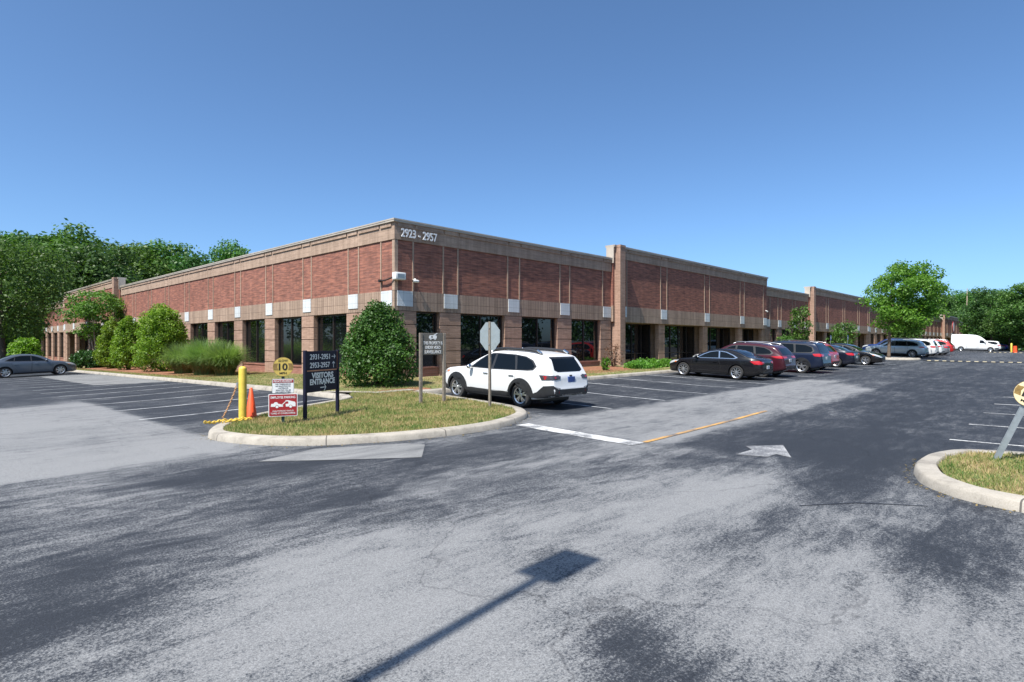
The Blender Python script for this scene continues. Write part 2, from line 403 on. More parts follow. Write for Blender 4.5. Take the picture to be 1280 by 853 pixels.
def wear(x, y):
    w = .5
    for cx, cy, rx, ry, a in WEAR:
        q = ((x-cx)/rx)**2 + ((y-cy)/ry)**2
        if q < 9: w += a*math.exp(-q)
    def step(e0, e1, v): t = min(1, max(0, (v-e0)/(e1-e0))); return t*t*(3-2*t)
    if x > -6:                                         # freshly sealed lane along the street front
        w -= .22*step(-5., -3.4, x)*step(-14.75, -15.1, y)*(1 - .6*step(15, 60, x))
        w += .27*step(-4.6, -4.3, x)*step(-15.3, -15., y)*step(-11.0, -11.25, y)*step(.3, 0., x-11.8-1.33*(y+15.1))
        w -= .16*step(0., .3, x-11.8-1.33*(y+15.1))*step(-15.3, -15., y)*step(-11.0, -11.25, y)*(1 - .6*step(15, 60, x))
        if y > -11.2: w -= .2*step(-3., -2.4, x)
    if x < -5:                                          # side car park: bare lane, sealed bays
        bare = step(-10.1, -10.45, x)*step(-10.1, -9.7, y - .12*(x+11))*step(3., 1.5, y)
        w += .34*bare
        if x > -10.5 and y > -6: w -= .24*step(-10.4, -10.1, x)
        if y > 2.: w -= .16*step(2., 4., y)*step(-10.1, -10.5, x)
        w += .3*step(-8.7, -9.1, y)*step(-10.6, -9.9, y)*step(-9.3, -10.4, x)*.5
    return min(1, max(0, w))

def sheet(name, xs, ys, z0, m, wcol=False):
    nx, ny = len(xs), len(ys)
    co = [(x, y, g(x, y)+z0) for y in ys for x in xs]
    fs = [(j*nx+i, j*nx+i+1, (j+1)*nx+i+1, (j+1)*nx+i) for j in range(ny-1) for i in range(nx-1)]
    me = bpy.data.meshes.new(name); me.from_pydata(co, [], fs); me.materials.append(m)
    if wcol:
        at = me.color_attributes.new('wear', 'FLOAT_COLOR', 'POINT')
        at.data.foreach_set('color', np.array([(wear(c[0], c[1]),)*3+(1,) for c in co], dtype=np.float32).ravel())
    return tag(mesh_obj(name, me), kind='structure')
sheet('ground', axis(-1500, 1500, -130, 230, 12, 300, KX), axis(-1500, 1500, -130, 140, 12, 300, KY), -.2, M['field'])
sheet('asphalt_lot', axis(-110, 215, -19, 9, .22, 5, KX), axis(-110, 120, -24.6, 4, .22, 5, KY), 0, M['asphalt'], True)

def surf(name, poly, lift, m, grid=.8, kind='structure'):
    return tag(obj(name, drape(poly, lift, grid), m, recalc=False), kind=kind)

def rounded(pts, r=.4, n=5, closed=True):
    out = []; N = len(pts)
    for i, p in enumerate(pts):
        if not closed and i in (0, N-1): out.append(p); continue
        a, b, c = Vector(pts[i-1]).to_2d(), Vector(p).to_2d(), Vector(pts[(i+1) % N]).to_2d()
        d0, d1 = (a-b), (c-b); l = min(r, d0.length*.45, d1.length*.45)
        s, e = b+d0.normalized()*l, b+d1.normalized()*l
        for k in range(n+1):
            t = k/n; q = s*(1-t)**2 + b*2*t*(1-t) + e*t*t; out.append((q.x, q.y))
    return out

def resample(pts, step, closed):
    P = [Vector(p).to_2d() for p in pts]
    if closed: P.append(P[0])
    out = []
    for a, b in zip(P, P[1:]):
        n = max(1, int((b-a).length/step)); out += [a.lerp(b, k/n) for k in range(n)]
    if not closed: out.append(P[-1])
    return out

def kerb(name, pts, closed=False, side=1, width=.31, h=.13, step=1.2):
    """a sloped concrete kerb; the road lies on the outer side, the top runs inwards (side = +1: left of travel)"""
    P = resample(pts, step, closed); N = len(P)
    prof = [(0, -.03), (.025, h-.03), (.06, h), (width-.03, h+.012), (width, h-.03), (width, -.02)]
    bm = new(); rings = []; L = 0; us = []
    for i, p in enumerate(P):
        a = P[i-1] if (closed or i > 0) else p; b = P[(i+1) % N] if (closed or i < N-1) else p
        d = (b-a).normalized(); n = Vector((-d.y, d.x))*side
        rings.append([bm.verts.new((p.x+n.x*u, p.y+n.y*u, g(p.x, p.y)+v)) for u, v in prof])
        us.append(L); L += (P[(i+1) % N]-p).length
    uv = bm.loops.layers.uv.verify()
    for i in range(N if closed else N-1):
        j = (i+1) % N; u0 = us[i]; u1 = us[j] if j else L
        for k in range(len(prof)-1):
            f = bm.faces.new((rings[i][k], rings[j][k], rings[j][k+1], rings[i][k+1]))
            for l, (u, v) in zip(f.loops, ((u0, k), (u1, k), (u1, k+1), (u0, k+1))): l[uv].uv = (u, v*.1)
    return tag(obj(name, bm, M['kerb'], smooth=40), kind='structure')

def kerb_mat():
    m, nt, b = mat('kerb concrete'); v = coords(nt, 'Object')
    tc = nt.nodes.new('ShaderNodeTexCoord'); sx = nt.nodes.new('ShaderNodeSeparateXYZ'); lk(nt, tc.outputs['UV'], sx.inputs[0])
    fr = math_(nt, 'FRACT', math_(nt, 'DIVIDE', sx.outputs[0], 2.4))
    j = math_(nt, 'LESS_THAN', fr, .009)
    c = ramp(nt, noise(nt, v, 2.2, 7, .7), [(.3, (.2, .18, .155)), (.5, (.355, .325, .28)), (.75, (.44, .4, .345))])
    c = mixc(nt, .4, c, ramp(nt, noise(nt, v, 60, 3, .8), [(.35, (.6, .58, .55)), (.65, (1.15, 1.15, 1.15))]), 'MULTIPLY')
    c = mixc(nt, j, c, (.1, .09, .08))
    lk(nt, c, b.inputs['Base Color']); b.inputs['Roughness'].default_value = .9; bump(nt, b, noise(nt, v, 70, 3), .35, .008); return m
M['kerb'] = kerb_mat()

# planted peninsula in front of the corner and the lawn strips along both fronts
PEN = [(-2.5,-4.9), (-2.5,-8.), (-2.55,-9.2), (-2.85,-10.), (-3.45,-10.7), (-4.4,-11.2), (-5.4,-11.5), (-6.5,-11.55), (-7.9,-11.32), (-9.2,-10.8), (-10.,-10.1), (-10.3,-9.2), (-10.4,-8.5), (-10.1,-7.75), (-9.5,-6.95), (-8.6,-6.35), (-7.6,-5.95), (-6.4,-5.6), (-5.5,-5.2), (-5.15,-4.4)]
kerb('kerb', rounded(PEN, .5, 3, False), side=-1, step=.5)
kerb('kerb', [(-5.15, 92), (-5.15, -4.4)], side=1, step=2.)
kerb('kerb', [(-2.5, -4.9), (45.2, -4.7)], side=1, step=2.)
kerb('kerb', [(50.6, -4.7), (190, -4.7)], side=1, step=4.)
tag(obj('footpath', drape([(-5.0,-3.0), (-4.0,-4.75), (-2.4,-4.6), (-2.4,-4.2), (-3.8,-4.3), (-4.65,-2.8)], .142, .6), M['kerb'], recalc=False), kind='structure')
LZ = lambda x, y: g(x, y)+.115
def inset(poly, d):
    P = [Vector(p).to_2d() for p in poly]; out = []
    for i, p in enumerate(P):
        a, c = P[i-1], P[(i+1) % len(P)]
        n = Vector((-(c-a).y, (c-a).x)).normalized(); out.append((p.x-n.x*d, p.y-n.y*d))
    return out
pen_in = [(-2.7,-4.6), (-2.8,-8.), (-2.88,-9.1), (-3.12,-9.8), (-3.65,-10.42), (-4.5,-10.88), (-5.45,-11.17), (-6.48,-11.22), (-7.8,-11.), (-9.,-10.5), (-9.72,-9.92), (-9.98,-9.1), (-10.08,-8.5), (-9.83,-7.9), (-9.28,-7.24), (-8.45,-6.66), (-7.5,-6.27), (-6.3,-5.93), (-5.3,-5.55), (-4.85,-4.5), (-4.4,-3.9), (-3.6,-4.4)]
surf('lawn', pen_in, .115, M['lawn'], .6)
surf('lawn', [(-4.9, 92), (-4.9,-3.0), (-4.2,-4.35), (-2.5,-4.4), (0.4,-4.42), (0.4, 0.4), (.4, 92)], .116, M['lawn'], 2.)
surf('lawn', [(.4,-4.42), (45,-4.4), (45,.4), (.4,.4)], .116, M['lawn'], 2.)
surf('lawn', [(50.8,-4.42), (190,-4.4), (190,.4), (50.8,.4)], .116, M['lawn'], 4.)
for p in ([(-4.0,11.), (-4.1,17.), (-4.2,32.5), (-3.9,40.), (-.1,40.), (-.1,11.)], [(5.5,-3.2), (12.,-3.4), (14.5,-3.1), (14.9,-.1), (5.,-.1)], [(-2.6,-4.9), (-1.4,-4.35), (-1.6,-3.6), (-3.6,-3.95), (-4.4,-4.4), (-4.,-5.1)],
          [(41.,-4.2), (45.,-4.2), (45.,-.1), (41.,-.1)]):
    surf('mulch_bed', rounded(p, .8, 4), .125, M['pine_straw'], 1.5)
# right hand traffic island and the small tree island farther up the lot
ISL = [(-1.6,-34.), (-1.6,-20.1), (-2.0,-19.25), (-2.9,-18.97), (-3.97,-18.96), (-4.95,-19.22), (-5.6,-19.75), (-5.82,-20.4), (-5.9,-34.)]
kerb('kerb', rounded(ISL, .35, 4, False), side=1, step=.5)
surf('lawn', [(-1.9,-34.), (-1.9,-20.2), (-2.25,-19.5), (-2.95,-19.28), (-3.9,-19.28), (-4.75,-19.5), (-5.3,-19.95), (-5.5,-20.45), (-5.58,-34.)], .115, M['lawn'], .8)
TI = [(45.2,-4.7), (45.2,-8.6), (46.,-10.2), (47.9,-10.8), (49.8,-10.2), (50.6,-8.6), (50.6,-4.7)]
kerb('kerb', rounded(TI, .8, 4, False), side=1, step=.6)
surf('mulch_bed', [(45.5,-4.2), (45.5,-8.5), (46.2,-9.9), (47.9,-10.45), (49.6,-9.9), (50.3,-8.5), (50.3,-4.2)], .12, M['concrete'], 1.5)

# painted markings and patches
def stripe(name, x0, y0, x1, y1, w, m, lift=.006):
    d = Vector((x1-x0, y1-y0)).normalized(); n = Vector((-d.y, d.x))*w/2
    return surf(name, [(x0+n.x, y0+n.y), (x1+n.x, y1+n.y), (x1-n.x, y1-n.y), (x0-n.x, y0-n.y)], lift, m, .7)
for k in range(14):
    y = -4.2 + 2.6*k
    stripe('parking_line', -10.45+.1*math.sin(k*2.1), y, -5.25, y+.12, .1, M['thin_line'])
for k in range(15):
    x = -.3 + 3.05*k
    stripe('parking_line', x, -11.05, x, -4.8, .1, M['thin_line'])
for k in range(14):
    x = .0 + 2.87*k
    stripe('parking_line', x, -18.92, x, -24.2, .1, M['white_line'])
for k in range(20):
    x = 53. + 3.05*k
    stripe('parking_line', x, -11.05, x, -4.8, .1, M['thin_line'])
stripe('stop_line', -4.5, -11.42, -4.85, -14.75, .42, M['white_line'], .008)
stripe('lane_line', -4.6, -14.72, 2.3, -14.44, .11, M['yellow_line'], .011)
surf('lane_arrow', [(-4.55,-16.5), (-3.9,-16.52), (-3.6,-16.28), (-3.0,-16.75), (-4.2,-17.3), (-4.05,-17.0), (-4.4,-16.98)], .008, M['arrow_paint'], .5)
surf('asphalt_patch', [(-10.62,-11.35), (-9.45,-10.98), (-7.92,-11.62), (-7.75,-11.95), (-8.54,-12.87), (-9.6, -12.1)], .006, M['patch'], .6)
surf('asphalt_patch', [(-8.0,27.6), (-8.05,12.6), (-5.6,11.0), (-5.25,11.4), (-5.25,26.)], .006, M['patch'], 1.)
surf('tar_strip', [(-7.22,-18.4), (-6.6,-18.86), (-6.2,-19.5), (-6.215,-19.512), (-6.625,-18.873), (-7.235,-18.412)], .006, M['tar'], .6)  # thin dark line laid across the asphalt
def bump_strip(x, y0, y1):
    """a low rubber speed bump with its white dashes"""
    n = 60; bm = new()
    prof = [(-.3, 0), (-.2, .05), (0, .075), (.2, .05), (.3, 0)]
    rows = []
    for k in range(n+1):
        y = y0+(y1-y0)*k/n; rows.append([bm.verts.new((x+u, y, g(x, y)+.002+v)) for u, v in prof])
    for k in range(n):
        for i in range(4):
            f = bm.faces.new((rows[k][i], rows[k][i+1], rows[k+1][i+1], rows[k+1][i])); f.material_index = 1 if k % 2 and i in (1, 2) else 0
    return obj('speed_bump', bm, [M['black_plastic'], M['cream']], smooth=60)
tag(bump_strip(45.4, -11.3, -27.), 'dashed black speed bump nearer the camera, beyond the tree island', 'speed bump', 'speed bumps across the lane')
tag(bump_strip(95., -11., -28.), 'dashed black speed bump farther off, beside the white van', 'speed bump', 'speed bumps across the lane')
# ------------------------------------------------------------------ the building
BMATS = [M['red_brick'], M['tan_block'], M['tan_soldier'], M['pier_brick'], M['pink_brick'], M['coping'], M['bronze'], M['glass'], M['tile'], M['roof']]
def fb(side, bm, s0, s1, n0, n1, z0, z1, mi=0):
    if side == 'R': box(bm, s0, s1, -n1, -n0, z0, z1, mi)
    else: box(bm, -n1, -n0, s0, s1, z0, z1, mi)
bld = empty('office_building', (0, 0, 0), 0, 'long red brick office building with tan bands and dark windows, its corner towards the camera', 'building')
LOW = dict(top=7.04, tan=6.2, red=4.06, head=3.22); HIGH = dict(top=7.84, tan=7.07, red=4.14, head=3.16)
def bpart(name, bm, mi, parent=None, **k): return obj(name, bm, BMATS[mi], parent or bld, **k)

def window(side, s0, s1, z0, z1, rec, mull, trans=()):
    """bronze frame > pane; the frame stands in the opening, the glass behind it"""
    f = new(); w = .06
    fb(side, f, s0, s0+w, -rec-.06, -rec+.04, z0, z1, 6); fb(side, f, s1-w, s1, -rec-.06, -rec+.04, z0, z1, 6)
    fb(side, f, s0+w, s1-w, -rec-.06, -rec+.04, z1-w, z1, 6); fb(side, f, s0+w, s1-w, -rec-.06, -rec+.06, z0, z0+w, 6)
    for k in range(1, mull):
        c = s0+(s1-s0)*k/mull; fb(side, f, c-.03, c+.03, -rec-.055, -rec+.045, z0+w, z1-w, 6)
    for t in trans: fb(side, f, s0+w, s1-w, -rec-.05, -rec+.035, t-.03, t+.03, 6)
    o = bpart('window', f, 6)
    p = new(); fb(side, p, s0+.03, s1-.03, -rec-.04, -rec-.015, z0+.02, z1-.02, 7)
    bpart('pane', p, 7, o)

def pier(side, c, w, z0, z1, d0=-.4, taper=False):
    b = new(); fb(side, b, c-w/2+.02, c+w/2-.02, d0, -.045, z0, z1, 3)
    z = z0; n = max(1, round((z1-z0)/.62)); h = (z1-z0)/n
    for k in range(n):
        fb(side, b, c-w/2, c+w/2, -.35 if d0 < -.36 else d0+.01, 0, z0+k*h+.02, z0+(k+1)*h-.02, 3)
    bpart('pier', b, 3)

def upper(side, s0, s1, cs, P, n0, nw=.8):
    """everything above the openings for one run of wall; n0 = how far it stands out"""
    back = n0-.42; e0 = (lambda p: s0 if s0 > 0 else (-p if side == 'R' else .425))      # the street front wraps the corner
    b = new(); fb(side, b, e0(0), s1, back, n0, P['red'], P['tan'], 0)
    bpart('red_brick_panel', b, 0)
    b = new()
    for c in cs:                                            # thin tan strips either side of each narrow panel
        for e in (c-nw/2-.075, c+nw/2):
            if e > s0+.02 and e+.075 < s1-.02: fb(side, b, e, e+.075, n0-.02, n0+.032, P['red']+.002, P['tan'], 1)
    fb(side, b, e0(.05), s1, back+.01, n0+.05, P['tan'], P['top']-.12, 1)
    # corbelled blocks under the coping, broken over the strips
    edges = sorted([s0]+[e for c in cs for e in (c-nw/2-.05, c+nw/2+.05) if s0 < e < s1]+[s1])
    for a, z in zip(edges, edges[1:]):
        if z-a > .3: fb(side, b, a+.05, z-.05, n0+.04, n0+.1, P['top']-.3, P['top']-.125, 1)
    bpart('tan_cornice', b, 1)
    b = new(); fb(side, b, e0(.02), s1, back+.005, n0+.02, P['head'], P['red'], 2)
    bpart('soldier_course', b, 2)
    b = new(); c0 = s0-.02 if s0 > 0 else (-.15 if side == 'R' else .53)
    fb(side, b, c0, s1+.02, back-.1, n0+.15, P['top']-.12, P['top'], 5); fb(side, b, c0-.012, s1+.03, back-.12, n0+.165, P['top']-.045, P['top']+.012, 5)
    bpart('coping', b, 5)
    for c in cs:
        b = new(); fb(side, b, c-nw/2, c+nw/2, n0-.02, n0+.05, P['red']-.66, P['red']-.01, 8)
        bpart('accent_tile', b, 8)

def low_run(side, s0, s1, cs, base, sill, pw=1.24):
    upper(side, s0, s1, cs, LOW, 0)
    b = new(); ps = []
    for c in cs: ps.append((max(s0 if s0 > 0 or side == 'R' else .36, c-pw/2), min(s1, c+pw/2)))
    for a, z in ps: pier(side, (a+z)/2, z-a, base-.6, LOW['head'])
    for (a0, a1), (b0, b1) in zip(ps, ps[1:]):
        fb(side, b, a1, b0, -.4, -.08, base-.6, sill-.07, 4); fb(side, b, a1, b0, -.4, -.04, sill-.07, sill, 4)
        window(side, a1+.02, b0-.02, sill, LOW['head']-.02, .24, 1 if b0-a1 < 2 else 2)
    bpart('sill_wall', b, 4)

def high_run(side, s0, s1, cs, base, n0=.14, pw=.8):
    """raised bay: deep piers and a storefront set back behind them"""
    upper(side, s0, s1, cs, HIGH, n0, .78)
    dep = .95
    for c in cs:
        pier(side, c, pw, base-.6, HIGH['head'], d0=-.3)
        b = new(); fb(side, b, c+pw/2-.35, c+pw/2-.03, -dep-.3, -.3, base-.6, HIGH['head']-.01, 3); bpart('fin_wall', b, 3)
    for a, z in zip(cs, cs[1:]):
        l, r = a+pw/2-.05, z+pw/2-.36
        window(side, l, r, base+.02, HIGH['head']-.02, dep, max(3, round((r-l)/1.25)), (base+.75,))
    b = new(); fb(side, b, s0, s1, -dep-.5, n0-.45, HIGH['head']-.015, HIGH['head']+.2, 2); bpart('soffit', b, 2)
    # buttress at the start of the raised run, and the light metal end of the parapet
    b = new(); fb(side, b, s0+.2, s0+.75, n0-.3, n0+.42, base-.8, HIGH['top']-.13, 3); fb(side, b, s0+.18, s0+.77, n0-.3, n0+.44, HIGH['top']-.13, HIGH['top']+.01, 5)
    bpart('buttress', b, 3)
    b = new(); fb(side, b, s0-.05, s0+.001, -.3, n0+.1, LOW['top']-.3, HIGH['top']+.01, 5); bpart('parapet_end', b, 5)

cR0 = [.5, 3.05, 7.23, 11.38, 15.45]
low_run('R', 0, 15.9, cR0, .33, .79)
def highc(s): return [s+1.1, s+6.15, s+12.7, s+19.25, s+24.3]
high_run('R', 15.9, 40.6, highc(15.9), .4)
low_run('R', 40.65, 52.4, [41.3, 44.2, 48.1, 51.8], .6, 1.0)
high_run('R', 52.4, 77.2, highc(52.4), .75)
low_run('R', 77.25, 89.4, [77.9, 81.3, 85.2, 88.8], .95, 1.4)
high_run('R', 89.4, 114.2, highc(89.4), 1.1)
low_run('R', 114.25, 136.2, [114.9, 119, 123.2, 127.4, 131.5, 135.5], 1.25, 1.7)
high_run('R', 136.2, 161, highc(136.2), 1.3)
low_run('R', 161.05, 185, [161.7, 166, 170, 174, 178, 184.3], 1.3, 1.75)
cL0 = [.55, 3.19, 7.53, 11.87, 16.2, 20.6, 25.1, 29.5, 33.8, 38.2, 41.7]
low_run('L', 0, 42.4, cL0, .2, .68)
high_run('L', 42.4, 67.1, highc(42.4), -.2)
low_run('L', 67.15, 84, [67.8, 71.6, 75.6, 79.6, 83.3], -.4, .1)
# corner strip in tan brick, wrapping both fronts
b = new(); box(b, -.03, .14, -.03, .14, LOW['red'], LOW['tan'], 1); bpart('corner_strip', b, 1)
# solid block added behind the fronts to keep light out, and the roof
b = new(); box(b, 1.7, 184.9, 1.7, 83.9, -1.5, 6.2, 9); box(b, .5, 184.5, .5, 83.5, 6.2, 6.45, 9)
bpart('roof', b, 9)
# address
t = text_mesh('2923 - 2957', 1.93, .37, .03, .018)
for v in t.verts: v.co += Vector((1.2, -.13, 6.5))
obj('address_number', t, M['white_sign'], bld)

# wall fittings
wl = empty('wall_light', (.02, -.02, 4.62), 0, 'white box flood light with a cable arm on the corner of the brick wall', 'wall light')
b = new(); bbox_bevel(b, -.22, .3, -.34, -.06, -.14, .16, .03); obj('housing', b, M['white_plastic'], wl, smooth=40)
b = new(); bbox_bevel(b, -.14, .22, -.352, -.338, -.08, .1, .004, 1); obj('lens', b, M['sign_back'], wl)
b = new(); tube(b, [(-.16, .95, -.12), (-.16, .5, -.13), (-.15, .1, -.06), (-.1, -.06, 0)], .035, 8); box(b, -.19, -.04, .9, 1.0, -.18, -.06); obj('cable_arm', b, M['bronze'], wl)
def camera_thing(loc, label):
    o = empty('security_camera', loc, 0, label, 'security camera', 'security cameras on the brick wall')
    b = new(); tube(b, [(0, .0, .06), (0, -.12, .06)], .03); tube(b, [(0, -.12, .07), (0, -.14, .0)], .025); obj('bracket', b, M['white_plastic'], o)
    b = new(); lathe(b, [(.001, -.16), (.06, -.155), (.065, -.1), (.065, .1), (.055, .13), (.001, .13)], 14, 'x', (0, -.16, -.03)); obj('camera_body', b, M['white_plastic'], o, smooth=40)
    b = new(); lathe(b, [(.001, -.172), (.045, -.168), (.045, -.15), (.001, -.15)], 14, 'x', (0, -.16, -.03)); obj('lens', b, M['black_plastic'], o)
camera_thing((.98, 0, 4.52), 'white security camera just right of the corner flood light')
camera_thing((40.3, -.14, 4.75), 'white security camera high at the far end of the raised brick bay')
# the round red and white shop sign far along the front
sg = empty('shop_sign', (150., -.2, 5.6), 0, 'small red and white half round sign high on the far brick wall', 'sign')
b = new(); lathe(b, [(.001, 0), (1.15, 0), (1.15, .1), (.001, .1)], 28, 'y', (0, -.12, 0)); obj('sign_disc', b, M['sign_red'], sg)
b = new(); prism(b, [(.1+.95*math.sin(a), .95*math.cos(a)) for a in np.linspace(0, math.pi, 14)], -.14, -.125); obj('white_half', b, M['white_sign'], sg)
# ------------------------------------------------------------------ vehicles
def pchip(xs, ys):
    xs = np.array(xs, float); ys = np.array(ys, float); h = np.diff(xs); d = np.diff(ys)/h; m = np.zeros_like(ys)
    m[0], m[-1] = d[0], d[-1]
    for i in range(1, len(xs)-1):
        if d[i-1]*d[i] > 0:
            w1, w2 = 2*h[i]+h[i-1], h[i]+2*h[i-1]; m[i] = (w1+w2)/(w1/d[i-1]+w2/d[i])
    def f(x):
        x = min(max(x, xs[0]), xs[-1]); i = min(max(int(np.searchsorted(xs, x))-1, 0), len(h)-1); t = (x-xs[i])/h[i]
        return (2*t**3-3*t*t+1)*ys[i]+(t**3-2*t*t+t)*h[i]*m[i]+(-2*t**3+3*t*t)*ys[i+1]+(t**3-t*t)*h[i]*m[i+1]
    return f
def catmull(P, n):
    out = []; P = [P[0]]+P+[P[-1]]
    for i in range(1, len(P)-2):
        a, b, c, d = P[i-1], P[i], P[i+1], P[i+2]
        for k in range(n):
            t = k/n
            out.append(tuple(.5*(2*b[j]+(c[j]-a[j])*t+(2*a[j]-5*b[j]+4*c[j]-d[j])*t*t+(-a[j]+3*b[j]-3*c[j]+d[j])*t**3) for j in range(2)))
    out.append(P[-2]); return out

def paint(name, col, metal=.0, rough=.35, flake=.1):
    m, nt, b = mat(name); v = coords(nt, 'Object')
    n = noise(nt, v, 4, 4, .6)
    z = nt.nodes.new('ShaderNodeSeparateXYZ'); lk(nt, v, z.inputs[0])
    dust = math_(nt, 'MULTIPLY', ramp(nt, math_(nt, 'ADD', z.outputs[2], math_(nt, 'MULTIPLY', n, .35)), [(.3, (1, 1, 1)), (.85, (0, 0, 0))]), .07)
    c = mixc(nt, dust, mixc(nt, n, tuple(x*(1-flake*.3) for x in col), tuple(min(1, x*(1+flake*.3)) for x in col)), (.16, .145, .125))
    lk(nt, c, b.inputs['Base Color']); b.inputs['Metallic'].default_value = metal; b.inputs['Roughness'].default_value = rough
    b.inputs['Coat Weight'].default_value = .5; b.inputs['Coat Roughness'].default_value = .03; b.inputs['Specular IOR Level'].default_value = .2
    return m
def cglass():
    m, nt, b = mat('car glass'); b.inputs['Base Color'].default_value = (.004, .006, .008, 1); b.inputs['Roughness'].default_value = .02; b.inputs['IOR'].default_value = 1.42; b.inputs['Specular IOR Level'].default_value = .35; return m
M['cglass'] = cglass()
M['rubber'] = plain('tyre rubber', (.028, .027, .027), .8, var=.25)
M['alloy'] = plain('alloy wheel', (.55, .56, .58), .28, .85, var=.05)
M['dark_alloy'] = plain('dark wheel recess', (.02, .02, .022), .5, .3)
M['trim'] = plain('black car trim', (.022, .023, .026), .45, var=.15)
M['seam'] = plain('door gap', (.008, .008, .009), .8)
M['chrome'] = plain('chrome', (.7, .71, .72), .15, 1., var=.03)
def lens(name, col, emit=0):
    m, nt, b = mat(name); b.inputs['Base Color'].default_value = (*col, 1); b.inputs['Roughness'].default_value = .12; b.inputs['Coat Weight'].default_value = .7; return m
M['red_lens'] = lens('red tail lamp', (.42, .008, .01)); M['clear_lens'] = lens('clear head lamp', (.42, .45, .47)); M['amber_lens'] = lens('amber lamp', (.7, .16, .01)); M['smoke_lens'] = lens('smoked lamp', (.05, .045, .05))
M['plate_blue'] = plain('licence plate blue', (.04, .09, .28), .4); M['plate_white'] = plain('licence plate', (.55, .58, .6), .4)

def body_of(S):
    """loft the shell of a car from its side outline, plan and belt line; x runs nose (0) to tail (L)"""
    L, w0 = S['L'], S['W']/2
    zt, zb = pchip(*zip(*S['top'])), pchip(*zip(*S['bot'])); belt = pchip(*zip(*S['belt'])); plan = pchip(*zip(*S['plan']))
    xs = sorted(set([round(v, 3) for v in np.linspace(0, L, 74)] + [.01, .03, .06, .1, .15, L-.01, L-.03, L-.06, L-.1, L-.15]))
    bm = bmesh.new(); rings = []
    for x in xs:
        w = w0*plan(x); T, B = zt(x), zb(x); sh = min(belt(x), T-.05); H = T-sh; k = S.get('lean', .34)
        ws = w*.965; mid = B+(sh-B)*.45
        gh = min(1, max(0, (H-.06)/.25))
        q1y, q2y = ws-.015-k*H*.42, ws-.02-k*H*.84
        P = [(0, B), (w*.6, B), (w*.9, B+.015), (w*.965, B+.09), (w*.985, B+.2 if sh-B > .4 else B+(sh-B)*.4), (w, mid+.06), (w*.992, sh-.1*(1 if sh-B > .45 else .4)), (ws, sh),
             (q1y, sh+H*.45), (q2y, sh+H*(.86 if gh > .5 else .8)), (q2y-.05-.05*gh, T-.012), (w*.42, T+.004), (0, T+.012)]
        pts = catmull(P, 4)
        rings.append([bm.verts.new((x, y, z)) for y, z in pts] + [bm.verts.new((x, -y, z)) for y, z in pts[-2:0:-1]])
    n = len(rings[0])
    for a, b in zip(rings, rings[1:]):
        for k in range(n): bm.faces.new((a[k], a[(k+1) % n], b[(k+1) % n], b[k]))
    bm.faces.new(rings[0]); bm.faces.new(rings[-1])
    bmesh.ops.recalc_face_normals(bm, faces=bm.faces[:])
    return bm

def patch(tree, poly, proj, off=.004, thick=0., grid=.05, n_round=0):
    """cut an outline into small cells and lay it on the shell: proj 'L','R' side, 'rear', 'front', 'top'"""
    bm = bmesh.new(); bm.faces.new([bm.verts.new((u, v, 0)) for u, v in poly]); bmesh.ops.triangulate(bm, faces=bm.faces[:])
    for ax in (0, 1):
        lo, hi = min(p[ax] for p in poly), max(p[ax] for p in poly); k = lo+grid
        while k < hi-.002:
            co = [0, 0, 0]; co[ax] = k; no = [0, 0, 0]; no[ax] = 1
            bmesh.ops.bisect_plane(bm, geom=bm.verts[:]+bm.edges[:]+bm.faces[:], plane_co=co, plane_no=no, dist=1e-5); k += grid
    dead = []
    for v in bm.verts:
        u, w = v.co.x, v.co.y
        o, d = {'L': ((u, 3, w), (0, -1, 0)), 'R': ((u, -3, w), (0, 1, 0)), 'rear': ((9, u, w), (-1, 0, 0)), 'front': ((-3, u, w), (1, 0, 0)), 'top': ((u, w, 4), (0, 0, -1))}[proj]
        h = tree.ray_cast(Vector(o), Vector(d))
        if h[0] is None: dead.append(v); continue
        nrm = h[1]
        if nrm.dot(Vector(d)) > 0: nrm = -nrm
        v.co = h[0] + nrm*off
    if dead: bmesh.ops.delete(bm, geom=dead, context='VERTS')
    bmesh.ops.remove_doubles(bm, verts=bm.verts[:], dist=1e-5)
    d = {'L': (0, 1, 0), 'R': (0, -1, 0), 'rear': (1, 0, 0), 'front': (-1, 0, 0), 'top': (0, 0, 1)}[proj]
    for f in bm.faces:
        f.normal_update()
        if f.normal.dot(Vector(d)) < 0: f.normal_flip()
        f.smooth = True
    # skirt so that the piece has thickness
    be = [e for e in bm.edges if e.is_boundary]
    r = bmesh.ops.extrude_edge_only(bm, edges=be)
    dd = Vector(d)*-(off+.004)
    for v in (x for x in r['geom'] if isinstance(x, bmesh.types.BMVert)): v.co += dd
    for e in be: e.smooth = False
    return bm

def arc(cx, cz, r, a0, a1, n=14): return [(cx+r*math.cos(R(a0+(a1-a0)*k/n)), cz+r*math.sin(R(a0+(a1-a0)*k/n))) for k in range(n+1)]

